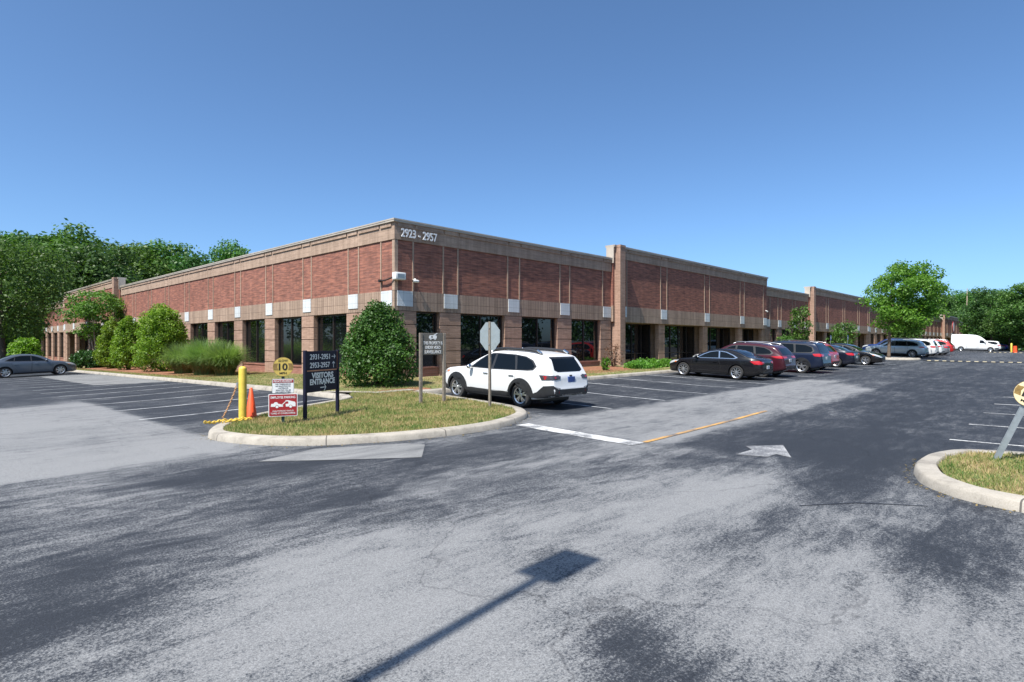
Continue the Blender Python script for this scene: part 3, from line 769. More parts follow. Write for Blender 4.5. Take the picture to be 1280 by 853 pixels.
def wheel_parts(par, x, y, r, sgn, rimr, style, width=.22):
    wh = empty('wheel', (x, y, r)); wh.parent = par
    b = bmesh.new(); b.loops.layers.uv.new('UVMap')
    hw = width/2
    lathe(b, [(rimr, -hw+.01), (rimr+.02, -hw), (r-.03, -hw+.004), (r-.008, -hw+.03), (r, -hw+.05), (r, hw-.05), (r-.008, hw-.03), (r-.03, hw-.004), (rimr+.02, hw), (rimr, hw-.01)], 36, 'y', closed=True)
    obj('tyre', b, M['rubber'], wh, smooth=35)
    b = bmesh.new(); b.loops.layers.uv.new('UVMap'); o = hw*sgn
    lathe(b, [(.001, o*.2), (rimr*.9, o*.2), (rimr-.015, o*.7), (rimr+.004, o*.98), (rimr+.004, o*.8), (rimr-.002, -o*.6), (.001, -o*.6)], 30, 'y', mi=1)
    # bright lip, hub and spokes
    lathe(b, [(rimr-.02, o*.86), (rimr+.006, o*1.0), (rimr+.01, o*.9), (rimr-.02, o*.8)], 30, 'y', mi=0, closed=True)
    ns, tw = {'split': (5, .5), 'multi': (9, 0), 'five': (5, 0), 'steel': (7, 0)}[style]
    lathe(b, [(.001, o*.93), (.05, o*.92), (.065, o*.75), (.065, o*.2), (.001, o*.2)], 16, 'y')
    sw = {'split': .024, 'multi': .018, 'five': .046, 'steel': .045}[style]
    for k in range(ns):
        for t in ((-.16, .16) if style == 'split' else (0,)):
            a = 2*math.pi*k/ns+.3; a2 = a+t*1.35
            p0 = Vector((.04*math.cos(a), 0, .04*math.sin(a))); p1 = Vector(((rimr-.012)*math.cos(a2), 0, (rimr-.012)*math.sin(a2)))
            d = (p1-p0).normalized(); n = Vector((-d.z, 0, d.x))
            vs = []
            for p, ww, yo in ((p0, sw*.8, .9), (p1, sw, .84)):
                for q, yy in ((n*ww, yo), (-n*ww, yo), (-n*ww*1.2, .3), (n*ww*1.2, .3)): vs.append(b.verts.new((p.x+q.x, o*yy, p.z+q.z)))
            for q in ((0, 1, 5, 4), (1, 2, 6, 5), (2, 3, 7, 6), (3, 0, 4, 7), (4, 5, 6, 7)): b.faces.new([vs[i] for i in q])
    obj('rim', b, [M['alloy'], M['dark_alloy']], wh, smooth=35)

def car(name, S, pm, loc, rz, label, group=None, cat='car', steer=0.):
    root = empty(name, loc, rz, label, cat, group); L, w = S['L'], S['W']/2
    key = S['key']
    if key not in CACHE: CACHE[key] = build_parts(S)
    for pname, me, mk, kids in CACHE[key]:
        o = mesh_obj(pname, me.copy() if mk == 'PAINT' or (isinstance(mk, list) and 'PAINT' in mk) else me, root)
        setm(o, mk, pm)
        for kn, kme, kmk in kids:
            c = mesh_obj(kn, kme.copy() if kmk == 'PAINT' else kme, o); setm(c, kmk, pm)
    for x in (S['fx'], S['fx']+S['wb']):
        for s in (1, -1):
            wheel_parts(root, L/2-x, s*(w-.125), S['r'], s, S['rim'], S['style'])
    return root
def setm(o, mk, pm):
    if len(o.data.materials): return
    for k in (mk if isinstance(mk, list) else [mk]): o.data.materials.append(pm if k == 'PAINT' else M[k])
CACHE = {}

def build_parts(S):
    L, w = S['L'], S['W']/2
    bm = body_of(S); tree = BVHTree.FromBMesh(bm)
    parts = []
    def fin(b, mir=True):
        for v in b.verts: v.co.x = L/2 - v.co.x           # nose forward (+x)
        bmesh.ops.reverse_faces(b, faces=b.faces[:])
        me = bpy.data.meshes.new('part'); b.to_mesh(me); b.free(); return me
    def add(name, b, mk, kids=()): parts.append((name, fin(b), mk, [(n, fin(k), m) for n, k, m in kids]))
    # wheel wells cut from the shell
    ra = S['r']+.055
    me = bpy.data.meshes.new('shell'); sharpen(bm, 50); bm.to_mesh(me); bm.free(); me.materials.append(M['trim'])
    shell = mesh_obj('shell', me)
    cb = bmesh.new(); cb.loops.layers.uv.new('UVMap')
    for x in (S['fx'], S['fx']+S['wb']):
        for s in (1, -1): lathe(cb, [(ra, s*(w-.34)), (ra, s*(w+.3))], 40, 'y', (x, 0, S['r']))
    bmesh.ops.recalc_face_normals(cb, faces=cb.faces[:])
    cm = bpy.data.meshes.new('cut'); cb.to_mesh(cm); cb.free(); cut = mesh_obj('cut', cm)
    md = shell.modifiers.new('b', 'BOOLEAN'); md.operation = 'DIFFERENCE'; md.object = cut; md.solver = 'EXACT'
    dg = bpy.context.evaluated_depsgraph_get(); me2 = bpy.data.meshes.new_from_object(shell.evaluated_get(dg))
    bpy.data.objects.remove(shell); bpy.data.objects.remove(cut)
    bm = bmesh.new(); bm.from_mesh(me2); bmesh.ops.recalc_face_normals(bm, faces=bm.faces[:])
    for f in bm.faces:
        f.smooth = True; f.material_index = 0
        c = f.calc_center_median()
        for x in (S['fx'], S['fx']+S['wb']):
            if max(math.hypot(v.co.x-x, v.co.z-S['r']) for v in f.verts) < ra+.004: f.material_index = 1
        if f.normal.z < -.8 and c.z < .35: f.material_index = 1
    sharpen(bm, 38)
    add('body', bm, ['PAINT', 'trim'])
    def side(poly, off=.004, grid=.06):
        return [patch(tree, poly, s, off, grid=grid) for s in ('L', 'R')]
    # doors with their gaps, handles
    for dpoly, hx in S['doors']:
        for s in ('L', 'R'):
            cx = sum(p[0] for p in dpoly)/len(dpoly); cz = sum(p[1] for p in dpoly)/len(dpoly)
            big = [(cx+(x-cx)*1.012+.004*(1 if x > cx else -1), z+(.007 if z > cz else -.007)) for x, z in dpoly]
            seam = patch(tree, big, s, .0012, grid=.07)
            d = patch(tree, dpoly, s, .0032, grid=.07)
            hz = S['hz']; hit = tree.ray_cast(Vector((hx, 3 if s == 'L' else -3, hz)), Vector((0, -1 if s == 'L' else 1, 0)))
            y = hit[0].y; sg = 1 if s == 'L' else -1
            h = new(); bbox_bevel(h, hx-.1, hx+.1, min(y, y+sg*.035), max(y, y+sg*.035), hz-.016, hz+.016, .012)
            add('door', d, 'PAINT', [('handle', h, S.get('handle', 'PAINT')), ('door_gap', seam, 'seam')])
    # side glass in a black surround
    for poly in S['windows']:
        cx = sum(p[0] for p in poly)/len(poly); cz = sum(p[1] for p in poly)/len(poly)
        for b in side(poly, .006, .05): add('window', b, 'cglass')
    for poly in S.get('surround', []):
        for b in side(poly, .0042, .05): add('window_surround', b, S.get('surmat', 'trim'))
    ww = S['screen']; add('windshield', patch(tree, ww, 'top', .005, grid=.07), 'cglass')
    pr, poly = S['rearglass']; add('rear_window', patch(tree, poly, pr, .006, grid=.05), 'cglass')
    for nm, pr, poly, mk in S['decals']:
        if pr == 'side':
            for b in side(poly, .009, .05): add(nm, b, mk)
        elif pr.startswith('m'):
            add(nm, patch(tree, poly, pr[1:], .009, grid=.05), mk); add(nm, patch(tree, [(-u, v) for u, v in poly], pr[1:], .009, grid=.05), mk)
        else: add(nm, patch(tree, poly, pr, .009, grid=.05), mk)
    # lamps: the side and end faces of a lamp are one piece
    for nm, sp, pr, ep, mk in S['lamps']:
        for s, sg in (('L', 1), ('R', -1)):
            b = patch(tree, sp, s, .01, grid=.04)
            if ep:
                e = patch(tree, [(u*sg, v) for u, v in ep], pr, .01, grid=.04); tmp = bpy.data.meshes.new('t'); e.to_mesh(tmp); e.free(); b.from_mesh(tmp); bpy.data.meshes.remove(tmp)
            add(nm, b, mk)
    if S.get('cladding'):
        for x in (S['fx'], S['fx']+S['wb']):
            a0, a1 = S.get('cladarc', (-4, 184))
            for b in side(arc(x, S['r'], ra+S['cladding'], a0, a1, 18)+arc(x, S['r'], ra-.004, a1, a0, 18), .012, .05): add('arch_cladding', b, 'trim')
    # mirrors
    mx, mz = S['mirror']
    for s in (1, -1):
        h = tree.ray_cast(Vector((mx, 3*s, mz)), Vector((0, -s, 0))); y = h[0].y
        b = new(); t = bmesh.new(); bmesh.ops.create_uvsphere(t, u_segments=14, v_segments=10, radius=1)
        for v in t.verts: v.co = Vector((mx+v.co.x*.075, y+s*(.13+v.co.y*.11), mz+.04+v.co.z*.075))
        for f in t.faces: f.smooth = True
        merge(b, t, 0); box(b, mx-.03, mx+.03, min(y-s*.03, y+s*.07), max(y-s*.03, y+s*.07), mz-.01, mz+.03)
        add('mirror', b, S.get('mirmat', 'PAINT'))
    if S.get('rails'):
        x0, x1, yy = S['rails']
        for s in (1, -1):
            b = new(); pts = []
            for k in range(13):
                x = x0+(x1-x0)*k/12; h = tree.ray_cast(Vector((x, s*yy, 4)), Vector((0, 0, -1)))[0]
                pts.append((x, s*yy, h.z+.002+(.062 if 0 < k < 12 else .0)))
            tube(b, pts, .042 if S.get('fatrail') else .02, 8); add('roof_rail', b, S.get('railmat', 'trim'))
            if S.get('fatrail'):
                e = new(); 
                for k in (0, 11): tube(e, [Vector(pts[k])+Vector((0, 0, .02)), Vector(pts[k+1])+Vector((0, 0, .02))], .044, 8)
                add('rail_end', e, 'chrome')
    # plate, bumper inserts
    px0, pz0, pmk = S['plate']
    h = tree.ray_cast(Vector((9, 0, pz0)), Vector((-1, 0, 0)))[0]
    b = new(); bbox_bevel(b, h.x-.03, h.x+.016, -.155, .155, pz0-.078, pz0+.078, .005, 1); add('licence_plate', b, pmk)
    # underside so that the car does not show daylight
    b = new(); bbox_bevel(b, .6, L-.6, -w+.3, w-.3, .17, .5, .04); add('underbody', b, 'trim')
    if S.get('exhaust'):
        for s in (1, -1):
            b = new(); lathe(b, [(.03, L-.3), (.04, L-.3), (.04, L-.03), (.03, L-.03)], 14, 'x', (0, s*.55, .3), closed=True); add('exhaust_pipe', b, 'chrome')
    return parts

WAGON = dict(key='wagon', L=4.86, W=1.86, r=.355, rim=.235, fx=.93, wb=2.745, style='split', lean=.36,
  top=[(0, .62), (.03, .74), (.12, .84), (.4, .95), (.9, 1.02), (1.28, 1.06), (1.55, 1.21), (2.0, 1.44), (2.3, 1.555), (2.8, 1.605), (3.5, 1.6), (4.1, 1.555), (4.36, 1.515), (4.5, 1.4), (4.66, 1.16), (4.74, 1.02), (4.79, .93), (4.82, .72), (4.86, .6)],
  bot=[(0, .3), (.25, .24), (.9, .22), (4., .24), (4.5, .32), (4.86, .4)], belt=[(0, .7), (.6, .9), (1.3, .985), (3., 1.02), (4.2, 1.06), (4.86, .95)],
  plan=[(0, .55), (.03, .68), (.1, .8), (.25, .9), (.6, .975), (1.2, 1.), (3.8, 1.), (4.3, .975), (4.6, .93), (4.76, .87), (4.83, .82), (4.86, .76)],
  doors=[([(1.42, .42), (1.36, .8), (1.42, 1.0), (2.42, 1.0), (2.46, .42)], 2.25), ([(2.5, .42), (2.46, 1.0), (3.5, 1.02), (3.42, .72), (3.2, .5), (3.14, .42)], 3.32)], hz=.9, handle='chrome',
  windows=[[(1.62, 1.06), (1.86, 1.25), (2.12, 1.4), (2.36, 1.475), (2.48, 1.487), (2.44, 1.055)], [(2.54, 1.06), (2.57, 1.49), (3.28, 1.478), (3.44, 1.075)], [(3.51, 1.085), (3.38, 1.474), (3.72, 1.44), (3.98, 1.35), (4.14, 1.2), (4.08, 1.12), (3.92, 1.1)]],
  surround=[[(1.5, 1.03), (1.84, 1.275), (2.1, 1.43), (2.36, 1.505), (2.56, 1.515), (3.3, 1.505), (3.74, 1.465), (4.03, 1.37), (4.21, 1.2), (4.12, 1.09), (3.92, 1.07), (2.5, 1.03)]],
  screen=[(1.36, -.62), (1.36, .62), (2.2, .54), (2.24, 0), (2.2, -.54)], rearglass=('rear', [(-.53, 1.43), (.53, 1.43), (.62, 1.12), (.5, 1.07), (-.5, 1.07), (-.62, 1.12)]),
  decals=[('spoiler', 'rear', [(-.56, 1.475), (.56, 1.475), (.57, 1.43), (-.57, 1.43)], 'trim'), ('sill_cladding', 'side', [(1.33, .25), (1.36, .4), (1.6, .43), (2.6, .4), (3.1, .42), (3.25, .4), (3.27, .27)], 'trim'),
    ('bumper_cladding', 'side', [(4.06, .32), (4.08, .42), (4.3, .5), (4.52, .68), (4.8, .71), (4.85, .62), (4.85, .4), (4.6, .36), (4.3, .32)], 'trim'), ('bumper_cladding', 'rear', [(-.82, .7), (-.6, .6), (.6, .6), (.82, .7), (.82, .44), (.7, .41), (-.7, .41), (-.82, .44)], 'trim'),
    ('bumper_cladding', 'side', [(.03, .3), (.08, .6), (.2, .66), (.3, .5), (.48, .36), (.5, .28)], 'trim'), ('skid_plate', 'rear', [(-.48, .46), (.48, .46), (.44, .415), (-.44, .415)], 'alloy'),
    ('reflector', 'mrear', [(.58, .56), (.62, .56), (.62, .47), (.58, .47)], 'red_lens'), ('badge', 'rear', [(-.05, .98), (.05, .98), (.06, .955), (.05, .93), (-.05, .93), (-.06, .955)], 'seam'), ('grille', 'front', [(-.4, .72), (.4, .72), (.36, .5), (-.36, .5)], 'trim')],
  lamps=[('tail_lamp', [(4.36, .98), (4.76, .985), (4.8, .9), (4.78, .86), (4.46, .84)], 'rear', [(.46, .96), (.8, .985), (.8, .855), (.5, .88)], 'smoke_lens'), ('tail_lamp_red', [(4.5, .955), (4.62, .955), (4.62, .87), (4.52, .865)], 'rear', [(.66, .95), (.74, .95), (.74, .88), (.66, .89)], 'red_lens'),
    ('headlight', [(.12, .78), (.3, .88), (.5, .9), (.45, .84), (.16, .72)], 'front', [(.5, .7), (.78, .76), (.78, .68), (.5, .65)], 'clear_lens'), ('side_marker', [(.36, .84), (.5, .88), (.56, .87), (.46, .82)], 'front', None, 'amber_lens')],
  cladding=.085, mirror=(1.62, 1.02), mirmat='chrome', rails=(2.2, 4.2, .6), fatrail=True, plate=(0, .86, 'plate_blue'))
COUPE = dict(key='coupe', L=4.82, W=1.85, r=.335, rim=.235, fx=.95, wb=2.725, style='multi', lean=.42,
  top=[(0, .52), (.03, .62), (.12, .7), (.4, .8), (.9, .89), (1.35, .945), (1.7, 1.12), (2.1, 1.3), (2.5, 1.4), (2.9, 1.425), (3.3, 1.4), (3.7, 1.3), (4.1, 1.13), (4.35, 1.06), (4.62, 1.02), (4.74, .96), (4.8, .8), (4.82, .62)],
  bot=[(0, .24), (.3, .19), (4.3, .2), (4.82, .34)], belt=[(0, .55), (.6, .8), (1.4, .9), (3., .95), (4.2, .97), (4.82, .8)],
  plan=[(0, .5), (.04, .66), (.12, .79), (.3, .9), (.65, .975), (1.2, 1.), (3.8, 1.), (4.3, .965), (4.6, .9), (4.76, .82), (4.82, .7)],
  doors=[([(1.45, .3), (1.38, .7), (1.44, .9), (2.78, .925), (2.9, .6), (2.86, .3)], 2.62)], hz=.8,
  windows=[[(1.72, .965), (2.0, 1.13), (2.3, 1.25), (2.62, 1.305), (2.72, 1.305), (2.78, .99)], [(2.84, .995), (2.79, 1.3), (3.1, 1.26), (3.45, 1.13), (3.62, 1.03), (3.5, 1.0)]],
  surround=[[(1.6, .94), (1.98, 1.16), (2.28, 1.275), (2.62, 1.328), (2.9, 1.32), (3.14, 1.285), (3.5, 1.15), (3.72, 1.03), (3.55, .975), (2.8, .965)]], surmat='chrome',
  screen=[(1.44, -.6), (1.44, .6), (2.28, .5), (2.32, 0), (2.28, -.5)], rearglass=('top', [(3.42, -.44), (3.42, .44), (4.08, .52), (4.12, 0), (4.08, -.52)]),
  decals=[('lower_grille', 'rear', [(-.6, .4), (.6, .4), (.56, .33), (-.56, .33)], 'trim'), ('sill_strip', 'side', [(1.36, .24), (1.36, .28), (3.2, .28), (3.2, .24)], 'trim'), ('grille', 'front', [(-.4, .6), (.4, .6), (.36, .42), (-.36, .42)], 'trim')],
  lamps=[('tail_lamp', [(4.3, .9), (4.68, .93), (4.76, .86), (4.72, .76), (4.5, .76)], 'rear', [(.46, .88), (.78, .9), (.76, .76), (.46, .8)], 'red_lens'), ('headlight', [(.1, .66), (.4, .76), (.7, .79), (.55, .7), (.15, .58)], 'front', [(.45, .58), (.72, .62), (.72, .54), (.45, .52)], 'clear_lens'), ('side_marker', [(.42, .7), (.55, .73), (.6, .7), (.46, .66)], 'front', None, 'amber_lens')],
  mirror=(1.68, .96), plate=(0, .62, 'plate_white'), exhaust=True)
SEDAN = dict(key='sedan', L=4.87, W=1.85, r=.335, rim=.225, fx=.98, wb=2.85, style='multi', lean=.38,
  top=[(0, .5), (.03, .62), (.12, .72), (.4, .83), (.9, .93), (1.3, .985), (1.65, 1.17), (2.05, 1.36), (2.45, 1.455), (2.9, 1.475), (3.35, 1.44), (3.75, 1.33), (4.15, 1.17), (4.4, 1.1), (4.66, 1.07), (4.78, .99), (4.84, .8), (4.87, .62)],
  bot=[(0, .24), (.3, .19), (4.3, .2), (4.87, .34)], belt=[(0, .55), (.6, .82), (1.4, .93), (3., .985), (4.2, 1.02), (4.87, .8)],
  plan=[(0, .5), (.04, .66), (.12, .79), (.3, .9), (.65, .975), (1.2, 1.), (3.8, 1.), (4.3, .965), (4.6, .9), (4.8, .82), (4.87, .7)],
  doors=[([(1.42, .3), (1.36, .7), (1.42, .93), (2.42, .955), (2.48, .3)], 2.24), ([(2.53, .3), (2.47, .96), (3.5, .985), (3.46, .7), (3.24, .46), (3.2, .3)], 3.3)], hz=.84, handle='chrome',
  windows=[[(1.72, 1.0), (2.0, 1.17), (2.28, 1.29), (2.46, 1.335), (2.45, 1.02)], [(2.52, 1.022), (2.53, 1.345), (3.0, 1.352), (3.28, 1.305), (3.34, 1.05)], [(3.39, 1.055), (3.34, 1.285), (3.6, 1.18), (3.74, 1.08)]],
  surround=[[(1.6, .97), (1.98, 1.2), (2.28, 1.32), (2.5, 1.37), (3.0, 1.378), (3.3, 1.33), (3.66, 1.18), (3.84, 1.06), (3.6, 1.03), (2.5, .995)]],
  screen=[(1.4, -.6), (1.4, .6), (2.24, .52), (2.28, 0), (2.24, -.52)], rearglass=('top', [(3.5, -.46), (3.5, .46), (4.12, .54), (4.16, 0), (4.12, -.54)]),
  decals=[('sill_strip', 'side', [(1.38, .24), (1.38, .28), (3.4, .28), (3.4, .24)], 'trim'), ('grille', 'front', [(-.42, .66), (.42, .66), (.34, .4), (-.34, .4)], 'trim')],
  lamps=[('tail_lamp', [(4.36, .96), (4.72, .98), (4.82, .9), (4.76, .82), (4.5, .84)], 'rear', [(.4, .93), (.78, .95), (.76, .82), (.4, .84)], 'red_lens'), ('headlight', [(.1, .68), (.4, .79), (.72, .84), (.6, .75), (.15, .6)], 'front', [(.42, .6), (.72, .65), (.72, .57), (.42, .54)], 'clear_lens'), ('side_marker', [(.4, .71), (.52, .74), (.56, .71), (.44, .67)], 'front', None, 'amber_lens')],
  mirror=(1.7, 1.0), plate=(0, .7, 'plate_white'))
SUV = dict(key='suv', L=5.03, W=1.98, r=.385, rim=.255, fx=.98, wb=2.98, style='five', lean=.27,
  top=[(0, .72), (.03, .86), (.12, .96), (.4, 1.05), (.9, 1.12), (1.28, 1.15), (1.6, 1.36), (1.95, 1.58), (2.25, 1.7), (2.8, 1.75), (3.6, 1.745), (4.3, 1.71), (4.56, 1.68), (4.66, 1.6), (4.8, 1.35), (4.9, 1.12), (4.96, .98), (5.0, .7), (5.03, .6)],
  bot=[(0, .34), (.3, .27), (4.4, .28), (5.03, .42)], belt=[(0, .78), (.6, .98), (1.3, 1.06), (3., 1.09), (4.4, 1.12), (5.03, 1.)],
  plan=[(0, .6), (.03, .72), (.1, .82), (.25, .91), (.6, .975), (1.2, 1.), (4., 1.), (4.5, .975), (4.8, .93), (4.95, .88), (5.03, .76)],
  doors=[([(1.46, .42), (1.4, .8), (1.46, 1.06), (2.5, 1.08), (2.54, .42)], 2.32), ([(2.58, .42), (2.54, 1.08), (3.62, 1.1), (3.56, .8), (3.36, .56), (3.3, .42)], 3.44)], hz=.97,
  windows=[[(1.68, 1.13), (1.9, 1.33), (2.1, 1.5), (2.3, 1.59), (2.5, 1.61), (2.48, 1.13)], [(2.57, 1.135), (2.6, 1.615), (3.44, 1.61), (3.52, 1.15)], [(3.62, 1.16), (3.56, 1.6), (4.1, 1.57), (4.42, 1.45), (4.5, 1.26), (4.4, 1.18)]],
  surround=[[(1.56, 1.1), (1.86, 1.35), (2.08, 1.53), (2.3, 1.625), (2.6, 1.645), (3.5, 1.64), (4.14, 1.6), (4.48, 1.47), (4.58, 1.26), (4.46, 1.14), (2.5, 1.1)]],
  screen=[(1.36, -.68), (1.36, .68), (2.18, .6), (2.22, 0), (2.18, -.6)], rearglass=('rear', [(-.58, 1.58), (.58, 1.58), (.68, 1.22), (.55, 1.17), (-.55, 1.17), (-.68, 1.22)]),
  decals=[('sill_cladding', 'side', [(1.4, .3), (1.42, .4), (3.5, .4), (3.52, .3)], 'trim'), ('bumper_cladding', 'rear', [(-.74, .56), (.74, .56), (.74, .46), (-.74, .46)], 'trim'), ('trim_strip', 'rear', [(-.5, .52), (.5, .52), (.5, .49), (-.5, .49)], 'alloy'), ('grille', 'front', [(-.5, .86), (.5, .86), (.46, .6), (-.46, .6)], 'trim')],
  lamps=[('tail_lamp', [(4.5, 1.1), (4.84, 1.12), (4.95, 1.04), (4.9, .95), (4.6, .97)], 'rear', [(.46, 1.08), (.84, 1.1), (.84, .96), (.46, .98)], 'red_lens'), ('headlight', [(.1, .92), (.4, 1.02), (.66, 1.04), (.56, .95), (.14, .82)], 'front', [(.5, .82), (.8, .88), (.8, .76), (.5, .74)], 'clear_lens')],
  cladding=.05, mirror=(1.66, 1.1), rails=(2.3, 4.4, .64), plate=(0, .86, 'plate_white'))
def variant(S, key, **k):
    d = dict(S); d.update(key=key, **k); return d
CROSS = variant(SUV, 'crossover', top=[(0, .66), (.03, .8), (.12, .9), (.4, 1.0), (.9, 1.08), (1.28, 1.12), (1.6, 1.31), (1.95, 1.5), (2.3, 1.63), (2.8, 1.69), (3.5, 1.68), (4.1, 1.62), (4.42, 1.56), (4.6, 1.42), (4.78, 1.22), (4.9, 1.06), (4.96, .95), (5.0, .7), (5.03, .6)], lean=.33,
  windows=[[(1.68, 1.11), (1.9, 1.28), (2.12, 1.43), (2.32, 1.51), (2.5, 1.535), (2.48, 1.12)], [(2.57, 1.125), (2.6, 1.54), (3.4, 1.53), (3.5, 1.14)], [(3.6, 1.15), (3.52, 1.52), (3.98, 1.47), (4.24, 1.36), (4.36, 1.24), (4.3, 1.18)]],
  surround=[[(1.56, 1.08), (1.86, 1.29), (2.1, 1.455), (2.3, 1.54), (2.6, 1.57), (3.5, 1.56), (4.02, 1.5), (4.3, 1.38), (4.46, 1.23), (4.36, 1.14), (2.5, 1.09)]],
  rearglass=('rear', [(-.54, 1.47), (.54, 1.47), (.66, 1.18), (.55, 1.14), (-.55, 1.14), (-.66, 1.18)]), cladding=0, style='multi', railmat='alloy',
  lamps=[('tail_lamp', [(4.36, 1.06), (4.8, 1.1), (4.94, 1.04), (4.9, .97), (4.6, .98)], 'rear', [(.36, 1.06), (.82, 1.08), (.82, .97), (.36, .99)], 'red_lens'), SUV['lamps'][1]])
VAN = dict(key='van', L=6.1, W=2.02, r=.36, rim=.22, fx=1.05, wb=3.7, style='steel', lean=.1,
  top=[(0, .75), (.03, .92), (.12, 1.02), (.5, 1.15), (.95, 1.25), (1.25, 1.35), (1.6, 1.74), (1.85, 1.98), (2.1, 2.2), (2.5, 2.46), (3.0, 2.6), (3.6, 2.65), (5.6, 2.66), (5.95, 2.63), (6.04, 2.5), (6.07, 1.2), (6.1, .6)],
  bot=[(0, .34), (.3, .28), (5.6, .3), (6.1, .42)], belt=[(0, .8), (.6, 1.05), (1.3, 1.25), (3., 1.3), (6.1, 1.3)],
  plan=[(0, .65), (.03, .75), (.1, .84), (.25, .92), (.6, .975), (1.2, 1.), (5.8, 1.), (6.0, .985), (6.08, .96), (6.1, .93)],
  doors=[([(1.5, .45), (1.42, .85), (1.5, 1.3), (1.78, 1.8), (2.5, 1.9), (2.55, .45)], 2.35)], hz=1.1, handle='trim',
  windows=[[(1.66, 1.3), (1.92, 1.68), (2.02, 1.78), (2.4, 1.8), (2.42, 1.32)]], surround=[], screen=[(1.3, -.72), (1.3, .72), (1.9, .68), (1.94, 0), (1.9, -.68)], rearglass=('rear', [(-.7, 1.8), (.7, 1.8), (.7, 1.35), (-.7, 1.35)]),
  decals=[('rub_strip', 'side', [(1.5, .42), (1.5, .48), (4.2, .48), (4.2, .42)], 'trim'), ('bumper', 'side', [(.02, .4), (.05, .62), (.3, .66), (.55, .6), (.6, .4)], 'trim'), ('grille', 'front', [(-.5, .98), (.5, .98), (.46, .6), (-.46, .6)], 'trim'), ('sliding_door_gap', 'side', [(2.7, .5), (2.7, 2.4), (2.72, 2.4), (2.72, .5)], 'seam'), ('sliding_door_gap', 'side', [(4.0, .5), (4.0, 2.4), (4.02, 2.4), (4.02, .5)], 'seam')],
  lamps=[('tail_lamp', [(5.98, 1.3), (6.06, 1.3), (6.06, .85), (5.98, .85)], 'rear', [(.86, 1.3), (.95, 1.3), (.95, .85), (.86, .85)], 'red_lens'), ('headlight', [(.08, .98), (.4, 1.1), (.55, 1.08), (.4, .9), (.1, .82)], 'front', [(.52, .84), (.8, .9), (.8, .74), (.52, .74)], 'clear_lens')],
  mirror=(1.72, 1.36), mirmat='trim', plate=(0, .7, 'plate_white'))
P_WHITE = paint('white car paint', (.66, .67, .68), 0, .3, .03); P_BLACK = paint('black car paint', (.008, .008, .01), 0, .25); P_MAROON = paint('maroon car paint', (.05, .01, .017), .1, .3)
P_NAVY = paint('dark blue car paint', (.012, .019, .042), .1, .3); P_RED = paint('red car paint', (.42, .02, .02), .2, .3); P_INK = paint('blue black car paint', (.009, .012, .024), .1, .28)
P_SILVER = paint('pale blue silver car paint', (.42, .5, .56), .5, .32); P_GREY = paint('grey car paint', (.2, .21, .23), .5, .32); P_BLUEGREY = paint('blue grey car paint', (.12, .145, .18), .5, .32); P_BLUE = paint('blue car paint', (.012, .05, .3), .3, .3)
P_ROYAL = paint('deep blue car paint', (.012, .035, .14), .3, .3)

def park(name, S, p, x, y, nose, label, cat='car', group='cars parked nose-in along the brick front'):
    """place a car by its middle, tilted with the slope of the lot; nose: direction in degrees"""
    c, s = math.cos(R(nose)), math.sin(R(nose)); h = S['wb']/2
    zf, zr = g(x+c*h, y+s*h), g(x-c*h, y-s*h); zl, zq = g(x-s*.8, y+c*.8), g(x+s*.8, y-c*.8)
    o = car(name, S, p, (x, y, (zf+zr)/2+.006), 0, label, group, cat)
    o.rotation_euler = (math.atan2(zl-zq, 1.6), -math.atan2(zf-zr, 2*h), R(nose)); return o
def mid(S, wheelmid): return wheelmid - (S['L']/2-(S['fx']+S['wb']/2))
park('parked_wagon', WAGON, P_WHITE, -1.28, -7.95, 90, 'white crossover wagon with black cladding and roof rails, parked beside the grass peninsula')
park('parked_coupe', COUPE, P_BLACK, 13.95, -7.75, 90, 'shiny black two-door coupe, first in the row along the brick front')
park('parked_crossover', CROSS, P_MAROON, 16.75, -7.75, 90, 'maroon crossover between the black coupe and the dark blue off-roader')
park('parked_off_roader', SUV, P_NAVY, 21.5, -8.1, 90, 'dark blue off-roader with silver five-spoke wheels next to the maroon crossover')
park('parked_crossover', variant(CROSS, 'cross2'), P_RED, 24.9, -7.6, 90, 'bright red crossover mostly hidden behind the dark blue off-roader')
park('parked_sedan', SEDAN, P_INK, 29.6, -7.7, 90, 'blue-black sedan with its tail to the lane, beyond the red crossover')
park('parked_sedan', variant(SEDAN, 'sedan2', style='split'), P_BLACK, 34.6, -8.2, -90, 'black sedan backed in, its bonnet pointing out into the lane')
park('parked_crossover', variant(CROSS, 'cross3'), P_SILVER, 52.9, -7.9, 90, 'pale blue-silver car parked right behind the trunk of the lot tree')
park('parked_off_roader', SUV, P_ROYAL, 57.2, -6.6, 90, 'deep blue off-roader, only its roof and window band showing above the pale silver car')
park('parked_off_roader', variant(SUV, 'suv3'), P_WHITE, 56.4, -8.2, 90, 'white off-roader beyond the pale blue-silver car', group='far cars past the lot tree')
park('parked_crossover', variant(CROSS, 'cross4'), P_WHITE, 60.4, -8.1, 90, 'white crossover second beyond the lot tree, before the grey sedan', group='far cars past the lot tree')
park('parked_sedan', variant(SEDAN, 'sedan3'), P_GREY, 64.8, -8.1, 90, 'grey sedan near the white van, its red tail lamp showing', group='far cars past the lot tree')
park('parked_crossover', variant(CROSS, 'cross5'), P_RED, 68.6, -8.0, 90, 'red crossover farthest before the white van', group='far cars past the lot tree')
park('parked_van', VAN, P_WHITE, 104.9, -8.6, -84, 'long white high-roofed van standing across the far end of the parked row', 'van', None)
park('parked_off_roader', variant(SUV, 'suv4'), P_WHITE, 116.5, -8.6, 90, 'white off-roader partly hidden behind the bonnet of the white van', group='cars beyond the van')
